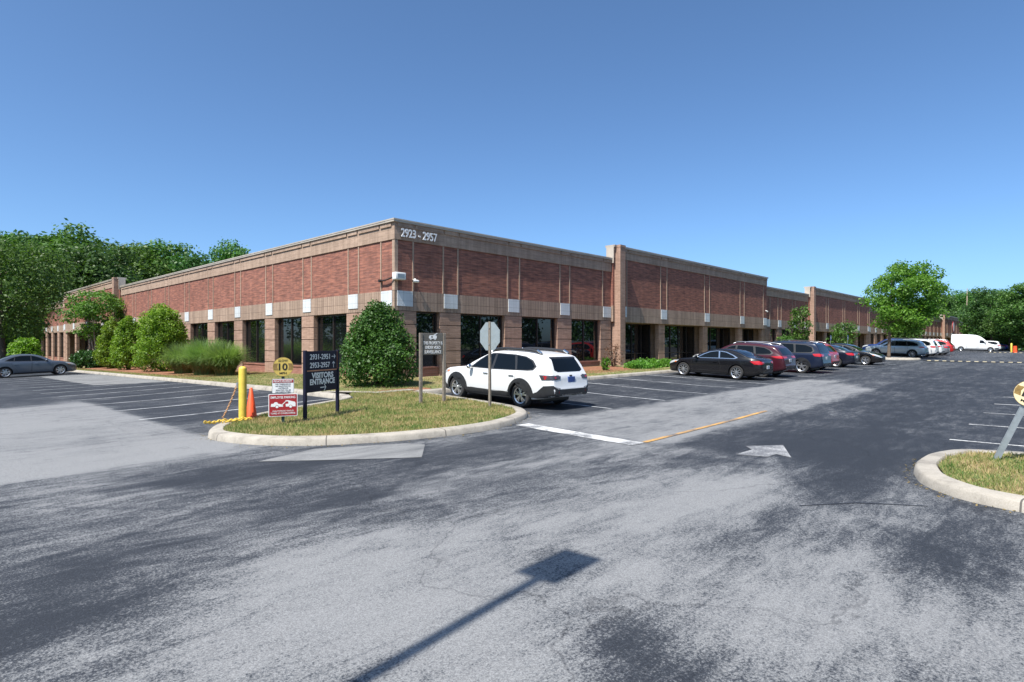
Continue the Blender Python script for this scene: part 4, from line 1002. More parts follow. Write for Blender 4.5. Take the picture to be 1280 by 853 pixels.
park('parked_sedan', variant(SEDAN, 'sedan4'), P_GREY, 121., -8.8, 90, 'grey sedan beyond the white van, next to the blue car', group='cars beyond the van')
park('parked_sedan', variant(SEDAN, 'sedan5'), P_BLUE, 125., -9.0, 90, 'bright blue car farthest beyond the white van', group='cars beyond the van')
park('parked_sedan', variant(SEDAN, 'sedan6', style='steel', rim=.235), P_BLUEGREY, -8.1, 29.9, 0, 'blue-grey sedan parked at the far left by the low hedge', group=None)
# ------------------------------------------------------------------ plants
def mesh_np(name, V, F, m):
    me = bpy.data.meshes.new(name); nv, nf, k = len(V), len(F), F.shape[1]
    me.vertices.add(nv); me.vertices.foreach_set('co', V.astype(np.float32).ravel())
    me.loops.add(nf*k); me.loops.foreach_set('vertex_index', F.astype(np.int32).ravel())
    me.polygons.add(nf); me.polygons.foreach_set('loop_start', np.arange(0, nf*k, k, dtype=np.int32)); me.polygons.foreach_set('loop_total', np.full(nf, k, dtype=np.int32))
    me.update(calc_edges=True); me.materials.append(m); return me

def unit(v): return v/np.maximum(np.linalg.norm(v, axis=1, keepdims=True), 1e-6)
def leaf_quads(P, N, size, rng, aspect=.55):
    n = len(P); t = unit(np.cross(N, rng.normal(size=(n, 3)))); b = np.cross(N, t)
    l = size*rng.uniform(.65, 1.35, (n, 1)); w = l*aspect
    V = np.stack([P-t*l, P+b*w-N*l*.12, P+t*l-N*l*.25, P-b*w-N*l*.12], 1).reshape(-1, 3)
    return V, np.arange(4*n).reshape(-1, 4)

def clump_crown(name, clumps, n_total, size, m, seed, flat=.75, shell=.5, up=.5, jit=.22):
    """clumps: (x, y, z, r); leaves fill each clump, denser near its skin, tilted outwards and upwards"""
    rng = np.random.default_rng(seed); C = np.array(clumps, float); wgt = C[:, 3]**2; wgt /= wgt.sum()
    idx = rng.choice(len(C), n_total, p=wgt); d = unit(rng.normal(size=(n_total, 3)))
    rho = shell + (1-shell)*rng.random((n_total, 1))**.6
    rho *= (1 + jit*rng.normal(size=(n_total, 1)))
    off = d*rho*C[idx, 3:4]; off[:, 2] *= flat
    P = C[idx, :3]+off
    N = unit(d*.8 + rng.normal(size=(n_total, 3))*.75 + np.array([0, 0, up]))
    V, F = leaf_quads(P, N, size, rng)
    return mesh_np(name, V, F, m)

def dome_clumps(rng, n, w, h, z0, rmin=.12, rmax=.26, pear=.0, inner=.25, rlo=.55):
    """clump centres over an uneven egg-shaped envelope; w = width, h = crown height from z0"""
    out = []
    for k in range(n):
        u = (k+.5)/n; ph = k*2.39996+rng.normal()*.3
        t = u**.85; z = z0+h*(.06+.9*t)
        prof = (math.sqrt(max(.05, 1-((t-.4)/.64)**2)) if t > .4 else .5+.5*(t/.4)**.7) if pear == 0 else (1-t)**pear*(.55+.45*min(1, t*6))
        r = w/2*max(.12, prof)*rng.uniform(rlo, 1.02)
        if rng.random() < inner: r *= .45
        cr = w*rng.uniform(rmin, rmax)*(.75+.4*max(.2, prof))
        out.append((r*math.cos(ph), r*math.sin(ph), z+rng.normal()*h*.03, cr))
    return out

def trunk(name, h, r, clumps, m, parent, seed, stems=1, limb=10, lean=.1):
    rng = np.random.default_rng(seed); b = new(); tops = []
    for s in range(stems):
        a = 2*math.pi*s/max(1, stems)+.4; sp = 0 if stems == 1 else .12
        x0, y0 = sp*math.cos(a), sp*math.sin(a); lx, ly = (rng.normal()*lean*h*.3, rng.normal()*lean*h*.3) if stems == 1 else (math.cos(a)*h*.16, math.sin(a)*h*.16)
        pts = [(x0+lx*t**1.3, y0+ly*t**1.3, h*t-.1*(1-t)) for t in (0, .05, .25, .5, .75, 1)]
        tube(b, pts, [r*1.5, r*1.1, r*.95, r*.8, r*.6, r*.38], 9); tops.append(pts)
    cs = sorted(clumps, key=lambda c: -c[3])[:limb]
    for i, c in enumerate(cs):
        pts = tops[i % len(tops)]; zt = min(h*.96, max(h*.35, c[2]-.35*math.hypot(c[0], c[1])))
        k = zt/h; p0 = Vector((pts[0][0]+(pts[-1][0]-pts[0][0])*k**1.3, pts[0][1]+(pts[-1][1]-pts[0][1])*k**1.3, zt)); p1 = Vector(c[:3])
        mid_ = (p0+p1)/2+Vector((0, 0, -.06*(p1-p0).length)); tube(b, [p0, mid_, p1], [r*.42, r*.28, r*.1], 6)
    return obj('trunk', b, m, parent)

def tree(name, x, y, h, w, label, cat='tree', leaf='leaf_wood', bark='bark', n=9000, size=.16, seed=1, nc=46, z0=.22, stems=1, r=None, group=None, flat=.8, shell=.5, rmin=.12, rmax=.24, pear=0, shift=(0, 0)):
    root = empty(name, (x, y, g(x, y)+.1), 0 if shift[0] else (seed*1.7) % 6.28, label, cat, group)
    rng = np.random.default_rng(seed); cl = dome_clumps(rng, nc, w, h*(1-z0)*.97, h*z0, rmin=rmin, rmax=rmax, pear=pear)
    cl = [(c[0]+shift[0], c[1]+shift[1], c[2], c[3]) for c in cl]
    me = clump_crown('crown', cl, n, size, M[leaf], seed, flat, shell)
    mesh_obj('crown', me, root); trunk('trunk', h*.82 if stems == 1 else h*.6, r or h*.018, cl, M[bark], root, seed, stems)
    return root

def shrub(name, x, y, w, h, label, leaf, n, size, seed, pear=0., group=None, nc=40, depth=None, cat='shrub'):
    root = empty(name, (x, y, g(x, y)+.1), 0, label, cat, group); rng = np.random.default_rng(seed)
    cl = dome_clumps(rng, int(nc*1.6), w*.86, h*.9, .02, rmin=.12, rmax=.17, pear=pear, inner=.12, rlo=.9)
    cl += [(rng.normal()*w*.1, rng.normal()*w*.1, h*z, w*.3*(1-z*.4)) for z in (.15, .3, .45, .6, .7)]
    me = clump_crown('foliage', cl, n, size, M[leaf], seed, .85, .72, .35, .09); o = mesh_obj('foliage', me, root)
    if depth: root.scale = (1, depth/w, 1)
    b = new()
    for k in range(4): tube(b, [(.08*math.cos(k*1.7), .08*math.sin(k*1.7), -.05), (w*.12*math.cos(k*1.7), w*.12*math.sin(k*1.7), h*.35), (w*.22*math.cos(k*1.7), w*.22*math.sin(k*1.7), h*.7)], [.04, .03, .012], 6)
    obj('stem', b, M['bark'], root)
    return root

def grass_clump(name, x, y, w, h, label, n, seed, group):
    root = empty(name, (x, y, g(x, y)+.1), 0, label, 'ornamental grass', group); rng = np.random.default_rng(seed)
    def blades(n, dry):
        th = rng.uniform(0, 2*math.pi, n); rad = w*.2*np.sqrt(rng.random(n)); lean = rng.uniform(.12, 1., n)**1.0
        ln = h*rng.uniform(.75, 1.25, n)*(1.05 if not dry else .55); ph = th+rng.normal(size=n)*.5
        segs = 5; base = np.stack([rad*np.cos(th), rad*np.sin(th), np.zeros(n)], 1); V = []
        for k in range(segs+1):
            t = k/segs; ang = lean*(.25+1.25*t**1.4)
            hor = ln*np.sin(np.minimum(ang, 2.0))*t*.75; ver = ln*np.cos(np.minimum(ang*.8, 1.9))*t
            c = base+np.stack([np.cos(ph)*hor, np.sin(ph)*hor, np.maximum(ver, .02)], 1)
            s = np.stack([-np.sin(ph), np.cos(ph), np.zeros(n)], 1)*(.021*(1-t*.85)); V += [c-s, c+s]
        V = np.stack(V, 1); m2 = 2*(segs+1); F = []
        for k in range(segs): F.append(np.stack([np.arange(n)*m2+2*k, np.arange(n)*m2+2*k+1, np.arange(n)*m2+2*k+3, np.arange(n)*m2+2*k+2], 1))
        return V.reshape(-1, 3), np.concatenate(F)
    V, F = blades(n, False); mesh_obj('blades', mesh_np('blades', V, F, M['blade']), root)
    V, F = blades(n//4, True); mesh_obj('dry_blades', mesh_np('dry_blades', V, F, M['blade_dry']), root)
    return root

def at(px, py, Y, z=None):
    """helper used while surveying: camera-frame bearing and distance to world XY"""
    return W((px-640)/744*Y, Y)

# shrubs by the building
x, y = W(-4.95, 22.0); shrub('round_bush', x, y, 3.1, 3.25, 'big round glossy dark green bush at the corner of the brick building', 'leaf_holly', 28000, .05, 3, .5, nc=70)
x, y = at(203, 0, 38.8); shrub('clipped_shrub', x, y, 3.5, 4.7, 'tallest of the three yellow-green cone shrubs, next to the fountain grass', 'leaf_hedge', 23000, .066, 4, .42, 'yellow-green cone shrubs by the side front', 60)
x, y = at(160, 0, 43.2); shrub('clipped_shrub', x, y, 2.5, 4.2, 'middle one of the three yellow-green cone shrubs', 'leaf_hedge', 13000, .068, 5, .45, 'yellow-green cone shrubs by the side front', 50)
x, y = at(139, 0, 46.8); shrub('clipped_shrub', x, y, 2.4, 4.2, 'slim yellow-green cone shrub farthest from the fountain grass, by the low hedge', 'leaf_hedge', 12000, .068, 6, .45, 'yellow-green cone shrubs by the side front', 50)
x, y = at(113, 0, 49.5); shrub('low_hedge', x, y, 2.6, 1.5, 'low dark green hedge in front of the blue-grey sedan', 'leaf_low', 6000, .08, 7, nc=36, cat='hedge')
for i, (px_, Y, w_, h_, lb) in enumerate([(229, 35.2, 2.3, 1.5, 'fountain grass clump touching the tall yellow-green shrub'), (256, 32.8, 2.6, 1.68, 'middle fountain grass clump, the tallest of the three, between its two neighbours'), (281, 31.4, 2.2, 1.5, 'fountain grass clump nearest the brick corner, before the dark windows')]):
    x, y = at(px_, 0, Y); grass_clump('fountain_grass', x, y, w_, h_, lb, 2600, 20+i, 'fountain grass clumps by the side front')
x, y = at(760, 0, 35.2); shrub('bare_shrub', x, -1.0, 1.1, 1.5, 'small reddish half-bare shrub before the last window left of the brick buttress', 'leaf_red', 500, .05, 9, nc=20)
shrub('small_shrub', 11.6, -2.6, .5, .8, 'tiny green sapling in the mulch bed behind the white wagon', 'leaf_lot', 400, .06, 10, nc=10)
for i, (x, y, w_, h_) in enumerate([(14.6, -2.7, 1.5, .3), (15.9, -2.5, 1.7, .36), (17.3, -2.6, 1.7, .32), (18.4, -2.4, 1.4, .3)]):
    shrub('ground_cover_plant', x, y, w_, h_, 'light green low plant in the strip at the foot of the brick buttress', 'leaf_lot', 1800, .07, 30+i, group='low plants at the brick buttress', nc=18, cat='plant')

# trees standing on the lawns
x, y = at(122, 0, 53.); tree('crape_myrtle', x, y, 6.9, 5.0, 'small multi-stemmed tree in front of the side front, over the low hedge', leaf='leaf_myrtle', bark='pale_bark', n=5600, size=.12, seed=11, nc=46, z0=.36, stems=5, r=.09, flat=.45, rmin=.1, rmax=.19)
x, y = at(4, 0, 56.); tree('shade_tree', x, y, 12.5, 10.8, 'large leafy shade tree at the far left edge above the blue-grey sedan', leaf='leaf_wood', n=17000, size=.145, seed=12, nc=80, z0=.2, r=.22, flat=.6, rmin=.09, rmax=.17)
x, y = at(32, 0, 52.); shrub('bright_shrub', x, y, 2.4, 3.0, 'bright green small shrub under the large shade tree', 'leaf_hedge', 4500, .1, 13, nc=36)
x, y = at(1120, 0, 51.8); tree('lot_tree', 47.8, -8.3, 8.5, 6.2, 'bright green tree growing from the small island among the parked cars', leaf='leaf_lot', n=17000, size=.115, seed=14, nc=75, z0=.27, r=.13, flat=.6, rmin=.09, rmax=.17, shift=(1.2, -1.2))
tree('young_tree', 42.6, -2.4, 4.6, 2.1, 'slim young tree against the lower brick wall, taller of the two', leaf='leaf_wood', bark='pale_bark', n=1300, size=.12, seed=15, nc=26, z0=.15, r=.05)
tree('young_tree', 55.6, -2.6, 3.4, 2.6, 'short young tree under the second raised brick bay', leaf='leaf_wood', bark='pale_bark', n=1200, size=.12, seed=16, nc=26, z0=.2, r=.05)
shrub('leafy_shrub', 41.2, -1.6, 1.9, 2.0, 'leafy shrub left of the taller young tree', 'leaf_wood', 1500, .1, 17, nc=36)
shrub('leafy_shrub', 44.6, -1.6, 1.9, 2.1, 'leafy shrub right of the taller young tree', 'leaf_wood', 1300, .1, 18, nc=36)
tree('young_tree', 86., -2.6, 4.6, 4., 'dull green tree against the front behind the bright lot tree', leaf='leaf_wood', n=3500, size=.17, seed=19, nc=36, z0=.3, r=.08)

# woods
rngw = np.random.default_rng(5)
CROWNS = []
for k in range(5):
    rg = np.random.default_rng(100+k); cl = dome_clumps(rg, 70, 10.5, 13.5, 3.2, rmin=.09, rmax=.19)
    CROWNS.append((clump_crown('crown', cl, 16000, .225, M['leaf_wood' if k % 2 == 0 else 'leaf_dark'], 100+k, .7, .55), cl, k))
def wood_tree(x, y, h, label, k, wscale=1., group=None):
    root = empty('woodland_tree', (x, y, g(x, y)-.2), float(rngw.uniform(0, 6.28)), label, 'tree', group); s = h/16.8
    root.scale = (s*wscale, s*wscale, s)
    me, cl, kk = CROWNS[k % len(CROWNS)]; mesh_obj('crown', me, root)
    if ('t', kk) not in CACHE:
        o = trunk('trunk', 13., .3, cl, M['bark'], root, 200+kk); CACHE[('t', kk)] = o.data
    else: mesh_obj('trunk', CACHE[('t', kk)], root)
    return root
for i, (px_, Y, top, lb) in enumerate([
    (-30, 82, 279, 'woodland tree at the very left edge, behind the shade tree'),
    (22, 88, 287, 'woodland tree between the left edge and the tallest woodland crown'),
    (80, 84, 282, 'tallest dark woodland crown above the left end of the building'),
    (118, 78, 303, 'rounded woodland tree right of the tallest crown, a little lower'),
    (165, 92, 304, 'mid-height woodland tree above the brick buttress of the side front'),
    (205, 98, 303, 'woodland tree right of the mid-height one, above the tall cone shrub'),
    (243, 96, 318, 'lower woodland tree in the dip of the tree line'),
    (292, 104, 303, 'last woodland tree of the left tree line, round crown above the roof')]):
    x, y = at(px_, 0, Y); wood_tree(x, y, (430-top)/744*Y+1.8+.4, lb, i, 1.12 if i != 7 else .7, 'trees of the left wood behind the building')
for i, (px_, Y, top, lb) in enumerate([
    (1172, 168, 366, 'woodland tree just right of the bright lot tree, above the far brick bay'),
    (1206, 172, 364, 'woodland tree right of the far shop sign'),
    (1240, 112, 358, 'tall woodland tree above the white van'),
    (1283, 100, 352, 'tall woodland tree cut by the right edge of the view'),
    (1262, 104, 376, 'lower woodland tree with boughs near the ground, behind the far bollard')]):
    x, y = at(px_, 0, Y); wood_tree(x, y, (430-top)/744*Y+1.0, lb, i+1, 1.15, 'trees of the right wood past the van')
x, y = at(1211, 0, 106)
# the unbroken mass of wood behind and to the sides, too many to tell apart
def wood_mass(name, spots, m, seed, n_each=2600, size=.42, label=None):
    V0, F0, off = [], [], 0; rg = np.random.default_rng(seed)
    for (x, y, h, w) in spots:
        cl = dome_clumps(rg, 34, w, h*.95, .2, rmin=.12, rmax=.22); C = np.array(cl); idx = rg.choice(len(C), n_each); d = unit(rg.normal(size=(n_each, 3)))
        P = C[idx, :3]+d*C[idx, 3:4]*(.5+.5*rg.random((n_each, 1))); P += np.array([x, y, g(x, y)-.4]); N = unit(d+rg.normal(size=(n_each, 3))*.7+np.array([0, 0, .5]))
        V, F = leaf_quads(P, N, size, rg); V0.append(V); F0.append(F+off); off += len(V)
    return tag(mesh_obj(name, mesh_np(name, np.concatenate(V0), np.concatenate(F0), m)), label, 'woods' if label else None, kind='stuff')
sp = []
for k in range(26):
    px_ = -260+k*23; Y = 92+rngw.uniform(0, 22); top = float(np.interp(px_, [-300, 60, 140, 300, 330], [284, 290, 308, 314, 328])); x, y = at(px_, 0, Y); sp.append((x, y, (430-top)/744*Y+1.6, 11))
wood_mass('woods', sp, M['leaf_dark'], 41, label='dense dark green woods behind the left end of the building')
sp = []
for k in range(24):
    px_ = 1135+k*17; Y = 168+rngw.uniform(0, 18) if px_ < 1222 else 112+rngw.uniform(0, 14); x, y = at(px_, 0, Y); sp.append((x, y, float(np.interp(px_, [1135, 1170, 1240, 1400], [376, 374, 366, 350])*-1+430)/744*Y+.6, 11))
wood_mass('woods', sp, M['leaf_wood'], 42, label='green woods closing the view beyond the white van')
# woods across the drives, seen only as reflections in the windows
sp = [(float(30+k*7.5+rngw.uniform(-2, 2)), float(-74+rngw.uniform(-6, 6)), float(rngw.uniform(17, 23)), 11) for k in range(-7, 24)]
sp += [(float(-66+rngw.uniform(-6, 6)), float(-30+k*7.5), float(rngw.uniform(19, 24)), 11) for k in range(-2, 24)]
wood_mass('woods', sp, M['leaf_dark'], 43, 1500, .5, label='woods across the drive, mirrored in the dark windows')
# bare grey snag rising over the right wood
x, y = at(1209, 0, 150); sn = empty('dead_tree', (x, y, g(x, y)), 0, 'bare pale dead tree standing up over the right wood', 'tree')
b = new(); tube(b, [(0, 0, 0), (.2, .1, 6), (-.3, 0, 15.)], [.3, .22, .06], 7); obj('trunk', b, M['pale_bark'], sn)
b = new(); tube(b, [(0, 0, 8), (1.2, .2, 10.8), (1.6, .3, 12.)], [.12, .08, .03], 6); tube(b, [(0, 0, 9.5), (-1.4, -.2, 11.6)], [.1, .03], 6); obj('branch', b, M['pale_bark'], sn)

# lawn blades
def blades(poly, n, seed, hmin=.025, hmax=.07, lift=.118):
    rng = np.random.default_rng(seed); P = np.array(poly); lo, hi = P.min(0), P.max(0); out = []
    while len(out) < n:
        q = rng.uniform(lo, hi, (n, 2)); inside = np.zeros(n, bool); j = len(P)-1
        for i in range(len(P)):
            c = ((P[i, 1] > q[:, 1]) != (P[j, 1] > q[:, 1])) & (q[:, 0] < (P[j, 0]-P[i, 0])*(q[:, 1]-P[i, 1])/(P[j, 1]-P[i, 1]+1e-9)+P[i, 0]); inside ^= c; j = i
        out += list(q[inside])
    q = np.array(out[:n]); z = np.array([g(a, b_) for a, b_ in q])+lift-.005
    th = rng.uniform(0, 2*math.pi, n); h = rng.uniform(hmin, hmax, n)*(1+.5*(rng.random(n) > .93)); w = rng.uniform(.004, .009, n); ln = rng.normal(size=(n, 2))*.03
    b0 = np.stack([q[:, 0], q[:, 1], z], 1); t = np.stack([np.cos(th)*w, np.sin(th)*w, np.zeros(n)], 1); tip = b0+np.stack([ln[:, 0], ln[:, 1], h], 1)
    V = np.stack([b0-t, b0+t, tip], 1).reshape(-1, 3); return V, np.arange(3*n).reshape(-1, 3)
Vs, Fs, o_ = [], [], 0
for poly, n, hm in ((pen_in, 60000, .075), ([(-1.9,-27.), (-1.9,-20.2), (-2.25,-19.5), (-2.95,-19.28), (-3.9,-19.28), (-4.75,-19.5), (-5.3,-19.95), (-5.5,-20.45), (-5.58,-27.)], 34000, .075), ([(-4.9, 16), (-4.9,-3.0), (-3.8,-4.2), (-2.5,-4.3), (16,-4.4), (16,-3.4), (0, -.2), (-.2, .2), (-.2, 16)], 50000, .08), ([(-4.9, 45), (-4.9, 16), (-4.0, 16), (-4., 45)], 9000, .09)):
    V, F = blades(poly, n, 50+n, .025, hm); Vs.append(V); Fs.append(F+o_); o_ += len(V)
tag(mesh_obj('grass', mesh_np('grass', np.concatenate(Vs), np.concatenate(Fs), M['lawn_blade'])), 'short half-dry grass on the lawns and traffic islands', 'grass', kind='stuff')
# fallen leaves along the kerb feet
rng = np.random.default_rng(77); n = 260; PK = np.array(rounded(PEN, .5, 3, False)); k = rng.integers(0, len(PK)-1, n); tt = rng.random((n, 1)); q = PK[k]*(1-tt)+PK[k+1]*tt
ctr = np.array([-6., -8.]); q = q+unit(q-ctr)*np.abs(rng.normal(size=(n, 1)))*.12
PI_ = np.array(ISL[2:8]); k = rng.integers(0, len(PI_)-1, 120); tt = rng.random((120, 1)); q2 = PI_[k]*(1-tt)+PI_[k+1]*tt; q2 = q2-unit(np.array([-3.5, -22.])-q2)*np.abs(rng.normal(size=(120, 1)))*.1
q = np.concatenate([q, q2]); P3 = np.stack([q[:, 0], q[:, 1], np.array([g(a, b_) for a, b_ in q])+.012], 1)
V, F = leaf_quads(P3, unit(rng.normal(size=(len(q), 3))*.3+np.array([0, 0, 1.])), .018, rng)
tag(mesh_obj('litter', mesh_np('litter', V, F, M['blade_dry'])), 'dry leaves caught along the kerb foot', 'leaf litter', kind='stuff')
# ------------------------------------------------------------------ signs and street furniture
def yaw_to_cam(x, y): return math.atan2(CAM[1]-y, CAM[0]-x)+math.pi/2      # local -Y faces the camera
def put(parent, name, bm, m, dx=0, dy=0, dz=0, smooth=None, parent_part=None):
    for v in bm.verts: v.co += Vector((dx, dy, dz))
    return obj(name, bm, m, parent_part or parent, smooth=smooth)
def upost(bm, z0, z1, w=.06, d=.03):
    """perforated U-channel post"""
    box(bm, -w/2, w/2, d*.1, d*.25, z0, z1); box(bm, -w/2, -w/2+.008, -.0, d, z0, z1); box(bm, w/2-.008, w/2, -.0, d, z0, z1)
def disc(r, t, n=36):
    b = new(); lathe(b, [(.001, -t/2), (r-.004, -t/2), (r, 0), (r-.004, t/2), (.001, t/2)], n, 'y'); return b
def plate(w, h, t=.006, r=.03):
    b = new(); prism(b, rounded([(-w/2, -h/2), (w/2, -h/2), (w/2, h/2), (-w/2, h/2)], r, 4), -t/2, t/2); return b
def speed_disc(root, zc, r, face, dy=-.02, yawfix=0, arc_letters=True, size=.19):
    d = put(root, 'speed_plate', disc(r, .006), M[face], 0, dy, zc)
    e = new(); lathe(e, [(r-.004, -.0045), (r, -.0045), (r, .003), (r-.004, .003)], 36, 'y', closed=True); put(root, 'plate_rim', e, M['brown_ink'], 0, dy, zc, None, d)
    for s in (-1, 1):
        e = new(); prism(e, [(s*(r*.48), -r*.36), (s*(r*.9), -r*.34), (s*(r*.965), 0), (s*(r*.9), r*.34), (s*(r*.48), r*.36), (s*r*.58, 0)], -.0045, -.0035)
        put(root, 'side_band', e, M['brown_ink'], 0, dy, zc, None, d)
    put(root, 'number', text_mesh('10', r*.86, r*.74, .003, .02), M['black_ink'], 0, dy-.006, zc, None, d)
    put(root, 'lettering', text_mesh('SLOW', r*.92, r*.24, .002, .015), M['black_ink'], 0, dy-.005, zc+r*.63, None, d)
    put(root, 'lettering', text_mesh('MPH', r*.7, r*.22, .002, .015), M['black_ink'], 0, dy-.005, zc-r*.66, None, d)
    return d

# sign stack on the peninsula
x, y = -8.86, -8.5; sg = empty('sign_post', (x, y, g(x, y)+.1), yaw_to_cam(x, y), 'green post with gold 10 MPH disc above a white plate and red tow-away plate', 'sign')
b = new(); upost(b, -.1, 1.3); obj('post', b, M['green_post'], sg)
speed_disc(sg, 1.235, .205, 'gold')
w_ = put(sg, 'notice_plate', plate(.44, .31), M['sign_back'], 0, -.02, .825); put(sg, 'notice_face', plate(.42, .29, .003, .02), M['white_sign'], 0, -.0245, .825, None, w_)
b = new(); prism(b, [(-.205, .07), (.205, .07), (.205, .135), (-.205, .135)], -.0285, -.026); put(sg, 'notice_header', b, M['sign_red'], 0, 0, .825, None, w_)
put(sg, 'lettering', text_mesh('PRIVATE PROPERTY', .37, .045, .002, .012), M['white_sign'], 0, -.0305, .927, None, w_)
for k, s in enumerate(('NO TRESPASSING', 'NO SOLICITING OR', 'LOITERING', 'VIOLATORS WILL BE', 'PROSECUTED')):
    put(sg, 'lettering', text_mesh(s, .3 if k != 2 else .2, .026, .002, .004), M['navy'], 0, -.028, .865-k*.042, None, w_)
r_ = put(sg, 'tow_plate', plate(.58, .48, .006, .02), M['white_sign'], 0, -.02, .42); put(sg, 'tow_face', plate(.55, .45, .003, .015), M['sign_red'], 0, -.0245, .42, None, r_)
put(sg, 'lettering', text_mesh('EMPLOYEE PARKING', .49, .052, .002, .015), M['white_sign'], 0, -.028, .585, None, r_)
def flat(polys, y0=-.0005, y1=.0015):
    b = new()
    for p in polys: prism(b, p, y0, y1)
    return b
cir = lambda cx, cz, r: [(cx+r*math.cos(t), cz+r*math.sin(t)) for t in np.linspace(0, 2*math.pi, 18)[:-1]]
tow = [[(-.245, -.03), (-.235, .03), (-.19, .035), (-.165, .065), (-.12, .065), (-.095, .03), (-.02, .015), (.0, -.015), (.0, -.035)], [(-.04, .0), (.06, .095), (.07, .085), (-.025, -.012)],
       [(.05, .1), (.1, .1), (.24, .06), (.25, .03), (.25, -.035), (.055, -.035), (.05, .02), (.11, .03), (.1, .075), (.05, .075)]]
put(sg, 'tow_pictogram', flat(tow), M['white_sign'], 0, -.0275, .42, None, r_)
put(sg, 'tow_pictogram', flat([cir(-.12, -.035, .036), cir(.15, -.035, .036)], -.001, .0015), M['sign_red'], 0, -.0275, .42, None, r_)
put(sg, 'tow_pictogram', flat([cir(-.12, -.035, .028), cir(.15, -.035, .028)], -.002, .0015), M['white_sign'], 0, -.0275, .42, None, r_)
put(sg, 'lettering', text_mesh('UNAUTHORIZED VEHICLES', .42, .03, .002, .01), M['white_sign'], 0, -.028, .295, None, r_)
put(sg, 'lettering', text_mesh('TOWED AT OWNERS EXPENSE', .49, .036, .002, .01), M['white_sign'], 0, -.028, .245, None, r_)

# visitors' direction sign
p0, p1 = Vector((-8.29, -8.36)), Vector((-7.17, -7.8)); mp = (p0+p1)/2; L_ = (p1-p0).length; yw = math.atan2(p1.y-p0.y, p1.x-p0.x)
zc = g(mp.x, mp.y)+.1; ds = empty('direction_sign', (mp.x, mp.y, zc), yw, 'dark navy two-post direction sign reading VISITORS ENTRANCE with arrows', 'sign')
for s in (-1, 1):
    b = new(); bbox_bevel(b, s*L_/2-.035, s*L_/2+.035, -.035, .035, -.15, 1.55, .006, 1); obj('post', b, M['navy'], ds)
pa = new(); bbox_bevel(pa, -L_/2+.036, L_/2-.036, -.02, .02, 1.1, 1.53, .004, 1); pa = obj('upper_panel', pa, M['navy'], ds)
pb = new(); bbox_bevel(pb, -L_/2+.036, L_/2-.036, -.02, .02, .6, 1.07, .004, 1); pb = obj('lower_panel', pb, M['navy'], ds)
b = new(); box(b, -L_/2+.05, L_/2-.05, -.015, .015, 1.072, 1.098); obj('copper_strip', b, plain('copper strip', (.5, .2, .1), .4), ds)
b = new(); box(b, L_/2-.05, L_/2-.038, -.0225, -.02, 1.1, 1.53); obj('copper_edge', b, plain('copper edge', (.5, .2, .1), .4), pa)
def arrow(rot, s):
    b = new(); prism(b, [(-s, -s*.09), (s*.75, -s*.09), (s*.75, s*.09), (-s, s*.09)], -.0015, .0015)
    for q in (1, -1): prism(b, [(s, 0), (s*.86, -q*.12*s), (s*.22, q*.62*s), (s*.36, q*.72*s)], -.0021, .0015)
    bmesh.ops.rotate(b, verts=b.verts[:], cent=(0, 0, 0), matrix=Matrix.Rotation(-rot, 3, 'Y')); return b
put(ds, 'lettering', text_mesh('2931-2951', .76, .125, .003, .014), M['white_sign'], -.1, -.0225, 1.4, None, pa); put(ds, 'arrow', arrow(0, .075), M['white_sign'], .43, -.0225, 1.4, None, pa)
put(ds, 'lettering', text_mesh('2953-2957', .76, .125, .003, .014), M['white_sign'], -.1, -.0225, 1.21, None, pa); put(ds, 'arrow', arrow(math.pi/2, .075), M['white_sign'], .43, -.0225, 1.21, None, pa)
put(ds, 'lettering', text_mesh('VISITORS', .84, .135, .003, .035), M['white_sign'], 0, -.0225, .975, None, pb); put(ds, 'lettering', text_mesh('ENTRANCE', .96, .135, .003, .035), M['white_sign'], 0, -.0225, .83, None, pb)
put(ds, 'arrow', arrow(0, .115), M['white_sign'], .02, -.0225, .69, None, pb)

# surveillance sign
p0, p1 = Vector((-4.42, -7.5)), Vector((-3.68, -7.62)); mp = (p0+p1)/2; yw = math.atan2(p1.y-p0.y, p1.x-p0.x); L_ = (p1-p0).length
ss = empty('surveillance_sign', (mp.x, mp.y, g(mp.x, mp.y)+.1), yw, 'grey two-post sign saying the property is under video surveillance', 'sign')
for s in (-1, 1):
    b = new(); bbox_bevel(b, s*L_/2-.04, s*L_/2+.04, -.04, .04, -.2, 1.98, .006, 1); obj('post', b, M['post_grey'], ss)
pn = new(); bbox_bevel(pn, -L_/2+.041, L_/2-.041, -.02, .02, 1.37, 1.98, .004, 1); pn = obj('panel', pn, M['sign_grey'], ss)
tw = L_-.14
for k, (s, ww) in enumerate((('THIS PROPERTY IS', tw), ('UNDER VIDEO', tw*.8), ('SURVEILLANCE', tw*.88))): put(ss, 'lettering', text_mesh(s, ww, .09, .003, .014), M['white_sign'], 0, -.0225, 1.7-k*.125, None, pn)
cam = [[(-.13, .02), (-.1, .07), (.1, .07), (.13, .03), (.11, -.03), (-.1, -.03), (-.13, -.01)], [(.04, .065), (.12, .1), (.15, .12), (.13, .13), (.02, .08)], [(-.1, -.035), (-.04, -.035), (-.05, -.055), (-.09, -.055)], [(.03, -.035), (.09, -.035), (.1, -.06), (.05, -.055)]]
put(ss, 'camera_pictogram', flat(cam), M['white_sign'], 0, -.0225, 1.85, None, pn)
put(ss, 'camera_pictogram', flat([cir(-.03, .02, .028)], -.001, .001), M['sign_grey'], 0, -.0225, 1.85, None, pn)

